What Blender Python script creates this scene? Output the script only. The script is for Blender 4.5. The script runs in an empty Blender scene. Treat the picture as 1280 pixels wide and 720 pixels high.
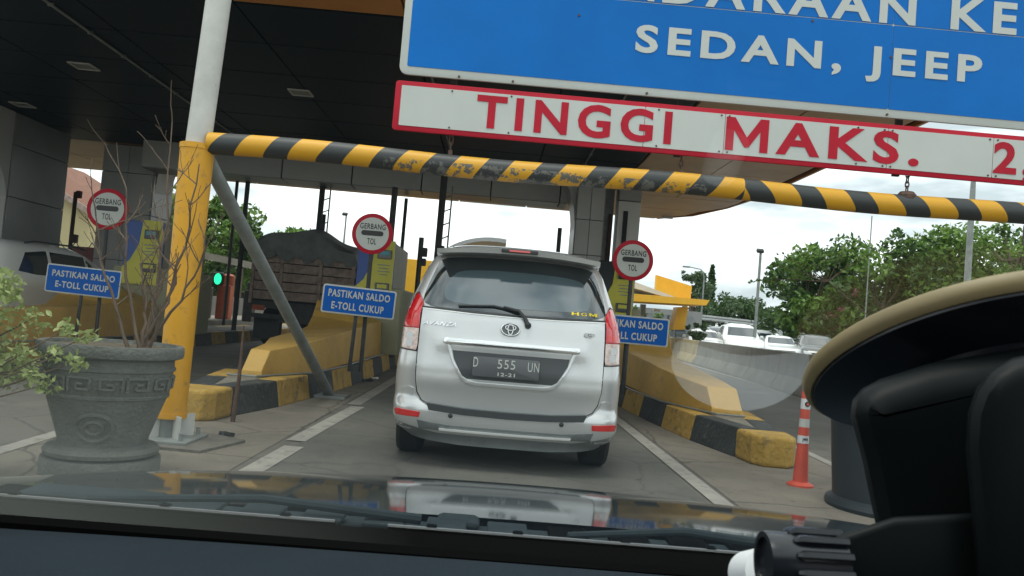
import bpy, bmesh, math, random
from mathutils import Vector, Matrix
R = math.radians
PI = math.pi
SC = bpy.context.scene
COL = SC.collection

# ------------------------------------------------------------------ camera
CAM = Vector((0, 0, 1.1)); FPX = 1000.0
yaw, pit, rol = R(1.19), R(2.28), R(4.8)
fw = Vector((math.sin(yaw)*math.cos(pit), math.cos(yaw)*math.cos(pit), math.sin(pit)))
r0 = Vector((math.cos(yaw), -math.sin(yaw), 0)); u0 = r0.cross(fw)
up = u0*math.cos(rol) - r0*math.sin(rol); rt = r0*math.cos(rol) + u0*math.sin(rol)
cd = bpy.data.cameras.new('camera'); cam = bpy.data.objects.new('camera', cd); COL.objects.link(cam)
cd.sensor_width = 36; cd.lens = 36*FPX/1280; cd.clip_start = 0.02; cd.clip_end = 6000
cam.matrix_world = Matrix(((rt.x, up.x, -fw.x, CAM.x), (rt.y, up.y, -fw.y, CAM.y), (rt.z, up.z, -fw.z, CAM.z), (0, 0, 0, 1)))
SC.camera = cam
cd.dof.use_dof = True; cd.dof.focus_distance = 9.0; cd.dof.aperture_fstop = 45.0

# ------------------------------------------------------------------ sky and sun
SUN_EL, SUN_AZ = R(78), R(215)
w = bpy.data.worlds.new("World"); SC.world = w; w.use_nodes = True
nt = w.node_tree; N = nt.nodes; L = nt.links
bg = N['Background']; bg.inputs['Strength'].default_value = 0.12
sky = N.new('ShaderNodeTexSky'); sky.sky_type = 'NISHITA'; sky.sun_disc = False
sky.sun_elevation = SUN_EL; sky.sun_rotation = SUN_AZ; sky.dust_density = 3; sky.air_density = 1.2
tc = N.new('ShaderNodeTexCoord'); mp = N.new('ShaderNodeMapping'); mp.inputs['Scale'].default_value = (1.5, 1.5, 6.0)
mp.inputs['Location'].default_value = (3.1, 0.4, 0.2)
nz = N.new('ShaderNodeTexNoise'); nz.inputs['Scale'].default_value = 2.2; nz.inputs['Detail'].default_value = 5; nz.inputs['Roughness'].default_value = 0.52
cr = N.new('ShaderNodeValToRGB'); cr.color_ramp.elements[0].position = 0.40; cr.color_ramp.elements[0].color = (4.3, 4.75, 5.05, 1)
cr.color_ramp.elements[1].position = 0.60; cr.color_ramp.elements[1].color = (10.6, 10.8, 10.8, 1)
mx = N.new('ShaderNodeMix'); mx.data_type = 'RGBA'; mx.inputs[0].default_value = 0.93
L.new(tc.outputs['Generated'], mp.inputs[0]); L.new(mp.outputs[0], nz.inputs['Vector']); L.new(nz.outputs['Fac'], cr.inputs[0])
L.new(sky.outputs[0], mx.inputs[6]); L.new(cr.outputs[0], mx.inputs[7]); L.new(mx.outputs[2], bg.inputs['Color'])
sd = bpy.data.lights.new('sun', 'SUN'); sd.energy = 1.2; sd.angle = R(25); sd.color = (1, 0.96, 0.9)
so = bpy.data.objects.new('sun', sd); COL.objects.link(so)
so.rotation_euler = (R(90)-SUN_EL, 0, PI-SUN_AZ)
SC.view_settings.view_transform = 'Standard'; SC.view_settings.look = 'None'
SC.view_settings.exposure = 0.7; SC.view_settings.gamma = 1
SC.cycles.max_bounces = 8; SC.cycles.transparent_max_bounces = 12
try: SC.cycles.use_denoising = True
except Exception: pass

# ------------------------------------------------------------------ helpers
def ray(px, py): return fw + rt*((px-640)/FPX) - up*((py-360)/FPX)
def at(px, py, Y): d = ray(px, py); return CAM + d*(Y/d.y)
def gr(px, py, z=0.0): d = ray(px, py); return CAM + d*((z-CAM.z)/d.z)

WL = {}
def tag(o, label=None, cat=None, group=None, kind=None):
    if label: o['label'] = label
    if cat: o['category'] = cat
    if group: o['group'] = group
    if kind: o['kind'] = kind
    return o
def thing(name, label, cat, loc=(0, 0, 0), group=None):
    o = bpy.data.objects.new(name, None); COL.objects.link(o); o.location = loc
    o.empty_display_size = 0.2; WL[o] = Vector(loc)
    return tag(o, label, cat, group)
def wl(p): return WL.get(p, Vector((0, 0, 0)))
def copy_tree(o, parent=None):
    c = o.copy(); COL.objects.link(c)
    if parent: c.parent = parent
    WL[c] = wl(o)
    for ch in list(o.children): copy_tree(ch, c)
    return c
def meshobj(name, me, parent=None, loc=None):
    o = bpy.data.objects.new(name, me); COL.objects.link(o)
    if parent: o.parent = parent
    WL[o] = wl(parent) if parent else Vector((0, 0, 0))
    if loc is not None: o.location = Vector(loc) - WL[o]; WL[o] = Vector(loc)
    return o

class MB:
    """collects simple shapes into one mesh (world coordinates)"""
    def __init__(s): s.bm = bmesh.new(); s.mi = 0; s.bev = False; s.rnd = False
    def _mark(s, fs):
        for f in fs: f.material_index = s.mi
    def box(s, c, d, rot=None, bev=0, taper=None):
        r = bmesh.ops.create_cube(s.bm, size=1.0); vs = r['verts']
        for v in vs:
            v.co.x *= d[0]; v.co.y *= d[1]; v.co.z *= d[2]
            if taper and v.co.z > 0: v.co.x *= taper; v.co.y *= taper
        fs = list({f for v in vs for f in v.link_faces})
        if bev > 0:
            s.bev = True
            es = list({e for v in vs for e in v.link_edges})
            rb = bmesh.ops.bevel(s.bm, geom=es, offset=bev, segments=2, profile=0.5, affect='EDGES')
            fs = rb['faces']; vs = list({v for f in rb['faces'] for v in f.verts})
            seen = set(vs); st = list(vs)
            while st:
                v = st.pop()
                for e in v.link_edges:
                    q = e.other_vert(v)
                    if q not in seen: seen.add(q); st.append(q)
            vs = list(seen); fs = list({f for v in vs for f in v.link_faces})
        M = Matrix.Translation(Vector(c)) @ (rot.to_4x4() if rot else Matrix())
        bmesh.ops.transform(s.bm, matrix=M, verts=vs); s._mark(fs); return s
    def tube(s, pts, rad, n=10, cap=True):
        s.rnd = True
        pts = [Vector(p) for p in pts]
        rs = rad if isinstance(rad, (list, tuple)) else [rad]*len(pts)
        rings = []; pn = None
        for i, p in enumerate(pts):
            t = (pts[min(i+1, len(pts)-1)] - pts[max(i-1, 0)]).normalized()
            if pn is None:
                a = Vector((0, 0, 1)) if abs(t.z) < 0.9 else Vector((1, 0, 0)); pn = t.cross(a).normalized()
            else: pn = (pn - t*pn.dot(t)).normalized()
            b = t.cross(pn)
            rings.append([s.bm.verts.new(p + (pn*math.cos(2*PI*k/n) + b*math.sin(2*PI*k/n))*rs[i]) for k in range(n)])
        for a, b in zip(rings, rings[1:]):
            for k in range(n):
                f = s.bm.faces.new((a[k], a[(k+1) % n], b[(k+1) % n], b[k])); f.material_index = s.mi
        if cap:
            for rg in (rings[0], rings[-1]):
                f = s.bm.faces.new(rg if rg is rings[-1] else rg[::-1]); f.material_index = s.mi
        return s
    def lathe(s, prof, c=(0, 0, 0), n=32, M=None):
        s.rnd = True
        c = Vector(c); rings = []
        for r, z in prof:
            rg = []
            for k in range(n):
                p = Vector((r*math.cos(2*PI*k/n), r*math.sin(2*PI*k/n), z))
                rg.append(s.bm.verts.new((M @ p if M else p) + c))
            rings.append(rg)
        for a, b in zip(rings, rings[1:]):
            for k in range(n):
                f = s.bm.faces.new((a[k], a[(k+1) % n], b[(k+1) % n], b[k])); f.material_index = s.mi
        for rg in (rings[0][::-1], rings[-1]):
            try: f = s.bm.faces.new(rg); f.material_index = s.mi
            except Exception: pass
        return s
    def prism(s, poly, d, M=None, bev=0):
        """poly in local XY, thickness d along local Z (centred from 0 to d), mapped by M"""
        vs = [s.bm.verts.new(Vector((x, y, 0))) for x, y in poly]
        f = s.bm.faces.new(vs); ex = bmesh.ops.extrude_face_region(s.bm, geom=[f])
        nv = [g for g in ex['geom'] if isinstance(g, bmesh.types.BMVert)]
        for v in nv: v.co.z += d
        al = vs + nv
        if bev:
            es = [e for e in {e for v in nv for e in v.link_edges} if e.verts[0] in nv and e.verts[1] in nv]
            rb = bmesh.ops.bevel(s.bm, geom=es, offset=bev, segments=2, profile=0.5, affect='EDGES')
            al = list({v for v in al if v.is_valid} | {v for q in rb['faces'] for v in q.verts})
        fs = {q for v in al for q in v.link_faces}
        if M: bmesh.ops.transform(s.bm, matrix=M, verts=al)
        s._mark(fs); return s
    def hexa(s, p8):
        """8 points: bottom ring 4, top ring 4"""
        v = [s.bm.verts.new(Vector(p)) for p in p8]
        for q in ((3, 2, 1, 0), (4, 5, 6, 7), (0, 1, 5, 4), (1, 2, 6, 5), (2, 3, 7, 6), (3, 0, 4, 7)):
            f = s.bm.faces.new([v[i] for i in q]); f.material_index = s.mi
        return s
    def bevel_all(s, off, ang=30, seg=2):
        s.bev = True
        s.bm.normal_update()
        es = [e for e in s.bm.edges if len(e.link_faces) == 2 and e.calc_face_angle(0) > R(ang)]
        bmesh.ops.bevel(s.bm, geom=es, offset=off, segments=seg, profile=0.5, affect='EDGES'); return s
    def build(s, name, mats, parent=None, smooth=35, loc=None, recalc=True):
        if s.bev and not s.rnd and smooth in (30, 35): smooth = 14
        if recalc: bmesh.ops.recalc_face_normals(s.bm, faces=s.bm.faces)
        o0 = Vector(loc) if loc is not None else wl(parent)
        bmesh.ops.translate(s.bm, verts=s.bm.verts, vec=-o0)
        me = bpy.data.meshes.new(name); s.bm.to_mesh(me); s.bm.free()
        for m in (mats if isinstance(mats, (list, tuple)) else [mats]): me.materials.append(m)
        if smooth:
            me.polygons.foreach_set('use_smooth', [True]*len(me.polygons)); me.set_sharp_from_angle(angle=R(smooth))
        return meshobj(name, me, parent, loc)

def XZ(x, y, z):   # local XY -> world XZ, local Z -> towards the camera (-Y)
    return Matrix.Translation((x, y, z)) @ Matrix(((1, 0, 0, 0), (0, 0, -1, 0), (0, 1, 0, 0), (0, 0, 0, 1)))
def rrect(w_, h_, r, n=4):
    out = []
    for cx, cy, a0 in ((w_/2-r, h_/2-r, 0), (-w_/2+r, h_/2-r, 90), (-w_/2+r, -h_/2+r, 180), (w_/2-r, -h_/2+r, 270)):
        for k in range(n+1):
            a = R(a0 + 90*k/n); out.append((cx + r*math.cos(a), cy + r*math.sin(a)))
    return out
def ngon(r, n=40, sy=1.0): return [(r*math.cos(2*PI*k/n), r*sy*math.sin(2*PI*k/n)) for k in range(n)]

# ------------------------------------------------------------------ materials
def mat(name, col, rough=0.6, metal=0.0, var=0.0, vscale=3.0, bump=0.0, bscale=40.0, col2=None, spec=0.5, coat=0.0, ior=1.5, dirt=0.0, dirtcol=(0.05, 0.045, 0.035), emit=None, dscale=6.0, trans=None):
    m = bpy.data.materials.new(name); m.use_nodes = True; t = m.node_tree; n = t.nodes; l = t.links
    b = n['Principled BSDF']; b.inputs['Roughness'].default_value = rough; b.inputs['Metallic'].default_value = metal
    b.inputs['Specular IOR Level'].default_value = spec; b.inputs['Coat Weight'].default_value = coat; b.inputs['Coat Roughness'].default_value = 0.04
    b.inputs['IOR'].default_value = ior
    b.inputs['Base Color'].default_value = (*col, 1)
    tcn = n.new('ShaderNodeTexCoord'); out = None
    if var or col2:
        q = n.new('ShaderNodeTexNoise'); q.inputs['Scale'].default_value = vscale; q.inputs['Detail'].default_value = 6; q.inputs['Roughness'].default_value = 0.6
        l.new(tcn.outputs['Object'], q.inputs['Vector'])
        rp = n.new('ShaderNodeValToRGB'); rp.color_ramp.elements[0].position = 0.32; rp.color_ramp.elements[1].position = 0.68
        c2 = col2 or tuple(min(1, c*(1+var)) for c in col); c1 = col if col2 else tuple(c*(1-var) for c in col)
        rp.color_ramp.elements[0].color = (*c1, 1); rp.color_ramp.elements[1].color = (*c2, 1)
        l.new(q.outputs['Fac'], rp.inputs[0]); out = rp.outputs[0]
    if dirt:
        q = n.new('ShaderNodeTexNoise'); q.inputs['Scale'].default_value = dscale; q.inputs['Detail'].default_value = 9; q.inputs['Roughness'].default_value = 0.7
        l.new(tcn.outputs['Object'], q.inputs['Vector'])
        rp = n.new('ShaderNodeValToRGB'); rp.color_ramp.elements[0].position = 0.5 + (0.18-0.2*dirt); rp.color_ramp.elements[1].position = 0.62 + (0.18-0.2*dirt)
        mm = n.new('ShaderNodeMix'); mm.data_type = 'RGBA'; mm.inputs[7].default_value = (*dirtcol, 1)
        sc = n.new('ShaderNodeMath'); sc.operation = 'MULTIPLY'; sc.inputs[1].default_value = min(1, 0.35 + dirt*0.6)
        l.new(q.outputs['Fac'], rp.inputs[0]); l.new(rp.outputs[0], sc.inputs[0]); l.new(sc.outputs[0], mm.inputs[0])
        if out: l.new(out, mm.inputs[6])
        else: mm.inputs[6].default_value = (*col, 1)
        out = mm.outputs[2]
    if out: l.new(out, b.inputs['Base Color'])
    if bump:
        q = n.new('ShaderNodeTexNoise'); q.inputs['Scale'].default_value = bscale; q.inputs['Detail'].default_value = 5
        bp = n.new('ShaderNodeBump'); bp.inputs['Strength'].default_value = bump; bp.inputs['Distance'].default_value = 0.02
        l.new(tcn.outputs['Object'], q.inputs['Vector']); l.new(q.outputs['Fac'], bp.inputs['Height']); l.new(bp.outputs[0], b.inputs['Normal'])
    if emit: b.inputs['Emission Color'].default_value = (*emit[0], 1); b.inputs['Emission Strength'].default_value = emit[1]
    return m

M = {}
M['asphalt'] = mat('asphalt', (0.14, 0.13, 0.112), 0.85, var=0.16, vscale=0.7, bump=0.5, bscale=90, dirt=0.25, dirtcol=(0.055, 0.052, 0.048), dscale=0.9)
M['lane'] = mat('lane_asphalt', (0.118, 0.115, 0.102), 0.8, var=0.12, vscale=1.5, bump=0.5, bscale=120, dirt=0.3, dirtcol=(0.05, 0.05, 0.047), dscale=1.6)
M['shoulder'] = mat('worn_concrete_paving', (0.18, 0.155, 0.125), 0.9, var=0.16, vscale=1.3, bump=0.6, bscale=60, dirt=0.5, dirtcol=(0.08, 0.072, 0.06), dscale=2.2)
M['roadpaint'] = mat('road_paint', (0.3, 0.285, 0.25), 0.8, var=0.14, vscale=5, bump=0.3, bscale=80, dirt=0.75, dirtcol=(0.15, 0.138, 0.118), dscale=9)
M['paint_y'] = mat('kerb_yellow', (0.42, 0.26, 0.05), 0.75, var=0.16, vscale=5, bump=1.0, bscale=18, dirt=0.78, dirtcol=(0.1, 0.085, 0.06), dscale=7)
M['paint_k'] = mat('kerb_black', (0.03, 0.035, 0.035), 0.7, var=0.3, vscale=5, bump=0.8, bscale=22, dirt=0.62, dirtcol=(0.12, 0.11, 0.09), dscale=9)
M['kerb_g'] = mat('kerb_bare_concrete', (0.13, 0.12, 0.1), 0.85, var=0.25, vscale=4, bump=0.6, bscale=30, dirt=0.5, dscale=4)
M['wedge'] = mat('wedge_yellow', (0.55, 0.33, 0.07), 0.55, var=0.12, vscale=2.0, bump=0.45, bscale=14, dirt=0.5, dirtcol=(0.24, 0.155, 0.07), dscale=4.5)
M['islandtop'] = mat('island_concrete', (0.2, 0.18, 0.145), 0.9, var=0.2, vscale=3, bump=0.6, bscale=40, dirt=0.5, dscale=3)
M['concrete'] = mat('concrete', (0.22, 0.21, 0.185), 0.85, var=0.16, vscale=1.6, bump=0.4, bscale=20, dirt=0.45, dirtcol=(0.13, 0.12, 0.1), dscale=2)
M['concrete_y'] = mat('concrete_stained', (0.4, 0.33, 0.19), 0.85, var=0.2, vscale=1.6, bump=0.4, bscale=20, dirt=0.6, dirtcol=(0.16, 0.11, 0.06), dscale=2)
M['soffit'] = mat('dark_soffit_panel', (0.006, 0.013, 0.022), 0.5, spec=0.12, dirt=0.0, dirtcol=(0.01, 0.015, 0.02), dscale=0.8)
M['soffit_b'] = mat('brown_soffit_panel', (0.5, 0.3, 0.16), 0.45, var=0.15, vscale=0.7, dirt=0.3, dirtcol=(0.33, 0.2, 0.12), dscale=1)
M['joint'] = mat('dark_joint', (0.01, 0.011, 0.012), 0.8)
M['clad'] = mat('grey_cladding', (0.24, 0.245, 0.24), 0.4, metal=0.15, var=0.1, vscale=0.8, dirt=0.25, dirtcol=(0.07, 0.07, 0.065), dscale=1.5)
M['clad_m'] = mat('mid_grey_cladding', (0.42, 0.42, 0.4), 0.5, var=0.1, vscale=0.8, dirt=0.25, dirtcol=(0.18, 0.18, 0.16), dscale=1.5)
M['clad_l'] = mat('light_cladding', (0.5, 0.5, 0.47), 0.4, var=0.08, vscale=0.8, dirt=0.2, dirtcol=(0.3, 0.28, 0.25), dscale=2)
M['orange'] = mat('orange_fascia', (0.5, 0.2, 0.04), 0.45, var=0.08)
M['white'] = mat('white_paint', (0.74, 0.74, 0.71), 0.45, var=0.05, vscale=2, dirt=0.15, dirtcol=(0.45, 0.44, 0.4), dscale=5)
M['signwhite'] = mat('sign_white', (0.48, 0.5, 0.47), 0.35, var=0.04, vscale=2, dirt=0.22, dirtcol=(0.5, 0.5, 0.46), dscale=2.5)
M['signblue'] = mat('sign_blue', (0.0, 0.135, 0.47), 0.4, spec=0.15, var=0.1, vscale=0.8, dirt=0.12, dirtcol=(0.01, 0.075, 0.26), dscale=2)
M['signblue_d'] = mat('small_sign_blue', (0.0, 0.095, 0.42), 0.4, spec=0.15, var=0.06, vscale=2)
M['signred'] = mat('sign_red', (0.42, 0.008, 0.025), 0.5, spec=0.2, var=0.1, vscale=4, dirt=0.1, dirtcol=(0.3, 0.05, 0.05))
M['black'] = mat('black_print', (0.02, 0.02, 0.02), 0.5)
M['postgrey'] = mat('weathered_steel', (0.22, 0.24, 0.23), 0.5, metal=0.2, var=0.2, vscale=6, dirt=0.3, dirtcol=(0.12, 0.1, 0.07), dscale=9)
M['postwhite'] = mat('pale_grey_pole', (0.5, 0.5, 0.47), 0.5, var=0.1, vscale=5, dirt=0.35, dirtcol=(0.25, 0.24, 0.22), dscale=9)
M['sleeve'] = mat('yellow_sleeve', (0.62, 0.3, 0.006), 0.5, var=0.06, vscale=5, dirt=0.55, dirtcol=(0.2, 0.14, 0.05), dscale=13)
M['darkpole'] = mat('dark_steel', (0.035, 0.035, 0.035), 0.6, var=0.3, vscale=6)
M['rust'] = mat('rusty_iron', (0.09, 0.05, 0.035), 0.8, var=0.4, vscale=20)
M['pot'] = mat('cast_stone', (0.125, 0.13, 0.115), 0.9, var=0.2, vscale=6, bump=0.7, bscale=45, dirt=0.5, dirtcol=(0.1, 0.105, 0.09), dscale=8)
M['soil'] = mat('dry_soil', (0.12, 0.095, 0.065), 0.95, var=0.35, vscale=20, bump=1, bscale=60)
M['twig'] = mat('bare_twig', (0.11, 0.075, 0.05), 0.8, var=0.3, vscale=12)
M['bark'] = mat('bark', (0.1, 0.08, 0.06), 0.9, var=0.35, vscale=9, bump=0.8, bscale=30)
M['silver'] = mat('silver_car_paint', (0.56, 0.57, 0.57), 0.28, metal=0.5, coat=0.8, var=0.015, vscale=3, dirt=0.18, dirtcol=(0.36, 0.35, 0.33), dscale=3)
M['silver_d'] = mat('silver_lower_cladding', (0.2, 0.22, 0.22), 0.38, metal=0.4, var=0.12, vscale=5, dirt=0.5, dirtcol=(0.1, 0.105, 0.1), dscale=9)
M['glass_d'] = mat('tinted_car_glass', (0.012, 0.02, 0.024), 0.05, spec=0.9, ior=1.75)
M['glass_in'] = mat('paler_car_glass', (0.055, 0.085, 0.1), 0.09, spec=0.9, ior=1.7, var=0.15, vscale=2.5)
M['chrome'] = mat('chrome', (0.75, 0.76, 0.76), 0.12, metal=1.0)
M['plastic'] = mat('black_plastic', (0.018, 0.021, 0.022), 0.5, var=0.1)
M['recess'] = mat('grey_recess', (0.05, 0.056, 0.058), 0.4)
M['rubber'] = mat('tyre_rubber', (0.012, 0.013, 0.013), 0.75, bump=0.4, bscale=60)
M['plate'] = mat('plate_black', (0.085, 0.09, 0.095), 0.35)
M['lampred'] = mat('tail_lamp_red', (0.5, 0.008, 0.014), 0.12, coat=1.0, spec=0.7)
M['lampclear'] = mat('tail_lamp_clear', (0.55, 0.42, 0.38), 0.2, coat=1.0, var=0.3, vscale=30)
M['reflector'] = mat('reflector_red', (0.55, 0.02, 0.02), 0.25, coat=0.8)
M['stickery'] = mat('sticker_yellow', (0.8, 0.6, 0.02), 0.5)
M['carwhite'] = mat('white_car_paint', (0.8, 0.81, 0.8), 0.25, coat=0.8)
M['cargrey'] = mat('dark_grey_car_paint', (0.06, 0.065, 0.07), 0.25, coat=0.8)
M['carsilver'] = mat('light_silver_car_paint', (0.4, 0.41, 0.42), 0.3, metal=0.4, coat=0.7)
M['headlamp'] = mat('headlamp', (0.6, 0.62, 0.64), 0.1, coat=1)
M['wood'] = mat('truck_planks', (0.34, 0.26, 0.22), 0.85, var=0.35, vscale=6, bump=0.5, bscale=25, dirt=0.5, dirtcol=(0.34, 0.3, 0.27), dscale=6)
M['tarp'] = mat('tarpaulin', (0.15, 0.165, 0.16), 0.75, var=0.3, vscale=2.5, bump=0.8, bscale=5)
M['booth'] = mat('olive_booth_wall', (0.3, 0.3, 0.19), 0.6, var=0.08, vscale=2, dirt=0.3, dirtcol=(0.17, 0.16, 0.1), dscale=3)
M['boothbeige'] = mat('beige_booth_side', (0.36, 0.34, 0.27), 0.6, var=0.08, dirt=0.2, dirtcol=(0.24, 0.22, 0.17))
M['lime'] = mat('yellow_green_panel', (0.58, 0.55, 0.06), 0.45, var=0.08, vscale=3)
M['boothblue'] = mat('booth_blue', (0.04, 0.1, 0.36), 0.45, var=0.05)
M['screen'] = mat('display_glass', (0.012, 0.02, 0.02), 0.15)
M['cyan'] = mat('cyan_print', (0.06, 0.32, 0.38), 0.4)
M['ledgreen'] = mat('green_signal', (0.0, 0.35, 0.12), 0.3, emit=((0.02, 0.9, 0.35), 1.2))
M['cabinet'] = mat('orange_cabinet', (0.42, 0.08, 0.025), 0.5, var=0.12)
M['yellowwall'] = mat('yellow_wall', (0.75, 0.4, 0.02), 0.5, var=0.05)
M['cream'] = mat('cream_wall', (0.62, 0.52, 0.28), 0.8, var=0.06, vscale=0.8, dirt=0.2, dirtcol=(0.45, 0.4, 0.28))
M['tile'] = mat('roof_tile', (0.2, 0.085, 0.05), 0.8, var=0.35, vscale=4)
M['cone'] = mat('orange_cone', (0.58, 0.085, 0.05), 0.6, var=0.12, vscale=8, dirt=0.45, dirtcol=(0.3, 0.08, 0.06), dscale=15)
M['conewhite'] = mat('reflective_band', (0.65, 0.66, 0.66), 0.35)
M['drum'] = mat('dark_planter', (0.014, 0.02, 0.024), 0.5, var=0.2, vscale=3)
M['dash'] = mat('dashboard', (0.019, 0.027, 0.034), 0.85, spec=0.15, ior=1.25, bump=0.35, bscale=700, var=0.08, vscale=8)
M['hood'] = mat('dark_grey_hood_paint', (0.02, 0.026, 0.029), 0.06, coat=0.0, ior=1.33, spec=0.4, dirt=0.15, dirtcol=(0.035, 0.04, 0.04), dscale=25)
M['cowl'] = mat('cowl_plastic', (0.028, 0.038, 0.043), 0.8, spec=0.15, ior=1.25, var=0.15, vscale=20)
M['seal'] = mat('black_seal', (0.004, 0.004, 0.004), 1.0, spec=0.0, ior=1.05)
M['trimlight'] = mat('wiper_metal', (0.3, 0.31, 0.31), 0.45, metal=0.5)
M['mount'] = mat('mount_black', (0.004, 0.006, 0.0065), 0.5, spec=0.15)
M['mount_s'] = mat('mount_soft_black', (0.012, 0.014, 0.018), 0.22)
M['cuprim'] = mat('aged_suction_rubber', (0.25, 0.195, 0.095), 0.5, var=0.12, vscale=25)
M['whiteplastic'] = mat('white_plastic', (0.8, 0.82, 0.83), 0.4)
M['farwhite'] = mat('pale_metal_roof', (0.5, 0.52, 0.52), 0.5, var=0.1, vscale=0.5)

def striped(name):
    """yellow / black hazard paint wound round the beam, chipped"""
    m = bpy.data.materials.new(name); m.use_nodes = True; t = m.node_tree; n = t.nodes; l = t.links; b = n['Principled BSDF']
    b.inputs['Roughness'].default_value = 0.5
    tcn = n.new('ShaderNodeTexCoord'); sp = n.new('ShaderNodeSeparateXYZ'); l.new(tcn.outputs['Object'], sp.inputs[0])
    def mth(op, a, bb):
        q = n.new('ShaderNodeMath'); q.operation = op
        for i, v in enumerate((a, bb)):
            if isinstance(v, (int, float)): q.inputs[i].default_value = v
            elif v is not None: l.new(v, q.inputs[i])
        return q.outputs[0]
    x, z = sp.outputs[0], sp.outputs[2]
    nn = n.new('ShaderNodeTexNoise'); nn.inputs['Scale'].default_value = 2.2; l.new(tcn.outputs['Object'], nn.inputs['Vector'])
    wob = mth('MULTIPLY', mth('SUBTRACT', nn.outputs['Fac'], 0.5), 0.07)
    side = mth('SUBTRACT', mth('MULTIPLY', mth('GREATER_THAN', x, 3.98), 2.0), 1.0)    # -1 left, +1 right
    s = mth('ADD', mth('ADD', x, wob), mth('MULTIPLY', mth('MULTIPLY', z, side), 0.75))
    fr = mth('FRACT', mth('ADD', mth('DIVIDE', s, 0.392), 0.36), None)
    yel = mth('LESS_THAN', fr, 0.53)
    ny = n.new('ShaderNodeTexNoise'); ny.inputs['Scale'].default_value = 14; ny.inputs['Detail'].default_value = 8; ny.inputs['Roughness'].default_value = 0.75
    l.new(tcn.outputs['Object'], ny.inputs['Vector'])
    # chips mostly low on the middle stretch, where lorries scrape it
    midz = mth('MULTIPLY', mth('MULTIPLY', mth('LESS_THAN', z, 0.0), mth('GREATER_THAN', x, 1.3)), mth('LESS_THAN', x, 3.7))
    thr = mth('SUBTRACT', 0.68, mth('MULTIPLY', midz, 0.16))
    chip = mth('GREATER_THAN', ny.outputs['Fac'], thr)
    m1 = n.new('ShaderNodeMix'); m1.data_type = 'RGBA'; m1.inputs[6].default_value = (0.028, 0.032, 0.033, 1); m1.inputs[7].default_value = (0.62, 0.31, 0.01, 1)
    l.new(yel, m1.inputs[0])
    m2 = n.new('ShaderNodeMix'); m2.data_type = 'RGBA'; m2.inputs[7].default_value = (0.12, 0.115, 0.1, 1); l.new(m1.outputs[2], m2.inputs[6]); l.new(chip, m2.inputs[0])
    l.new(m2.outputs[2], b.inputs['Base Color']); return m
M['stripe'] = striped('hazard_stripes')

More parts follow.
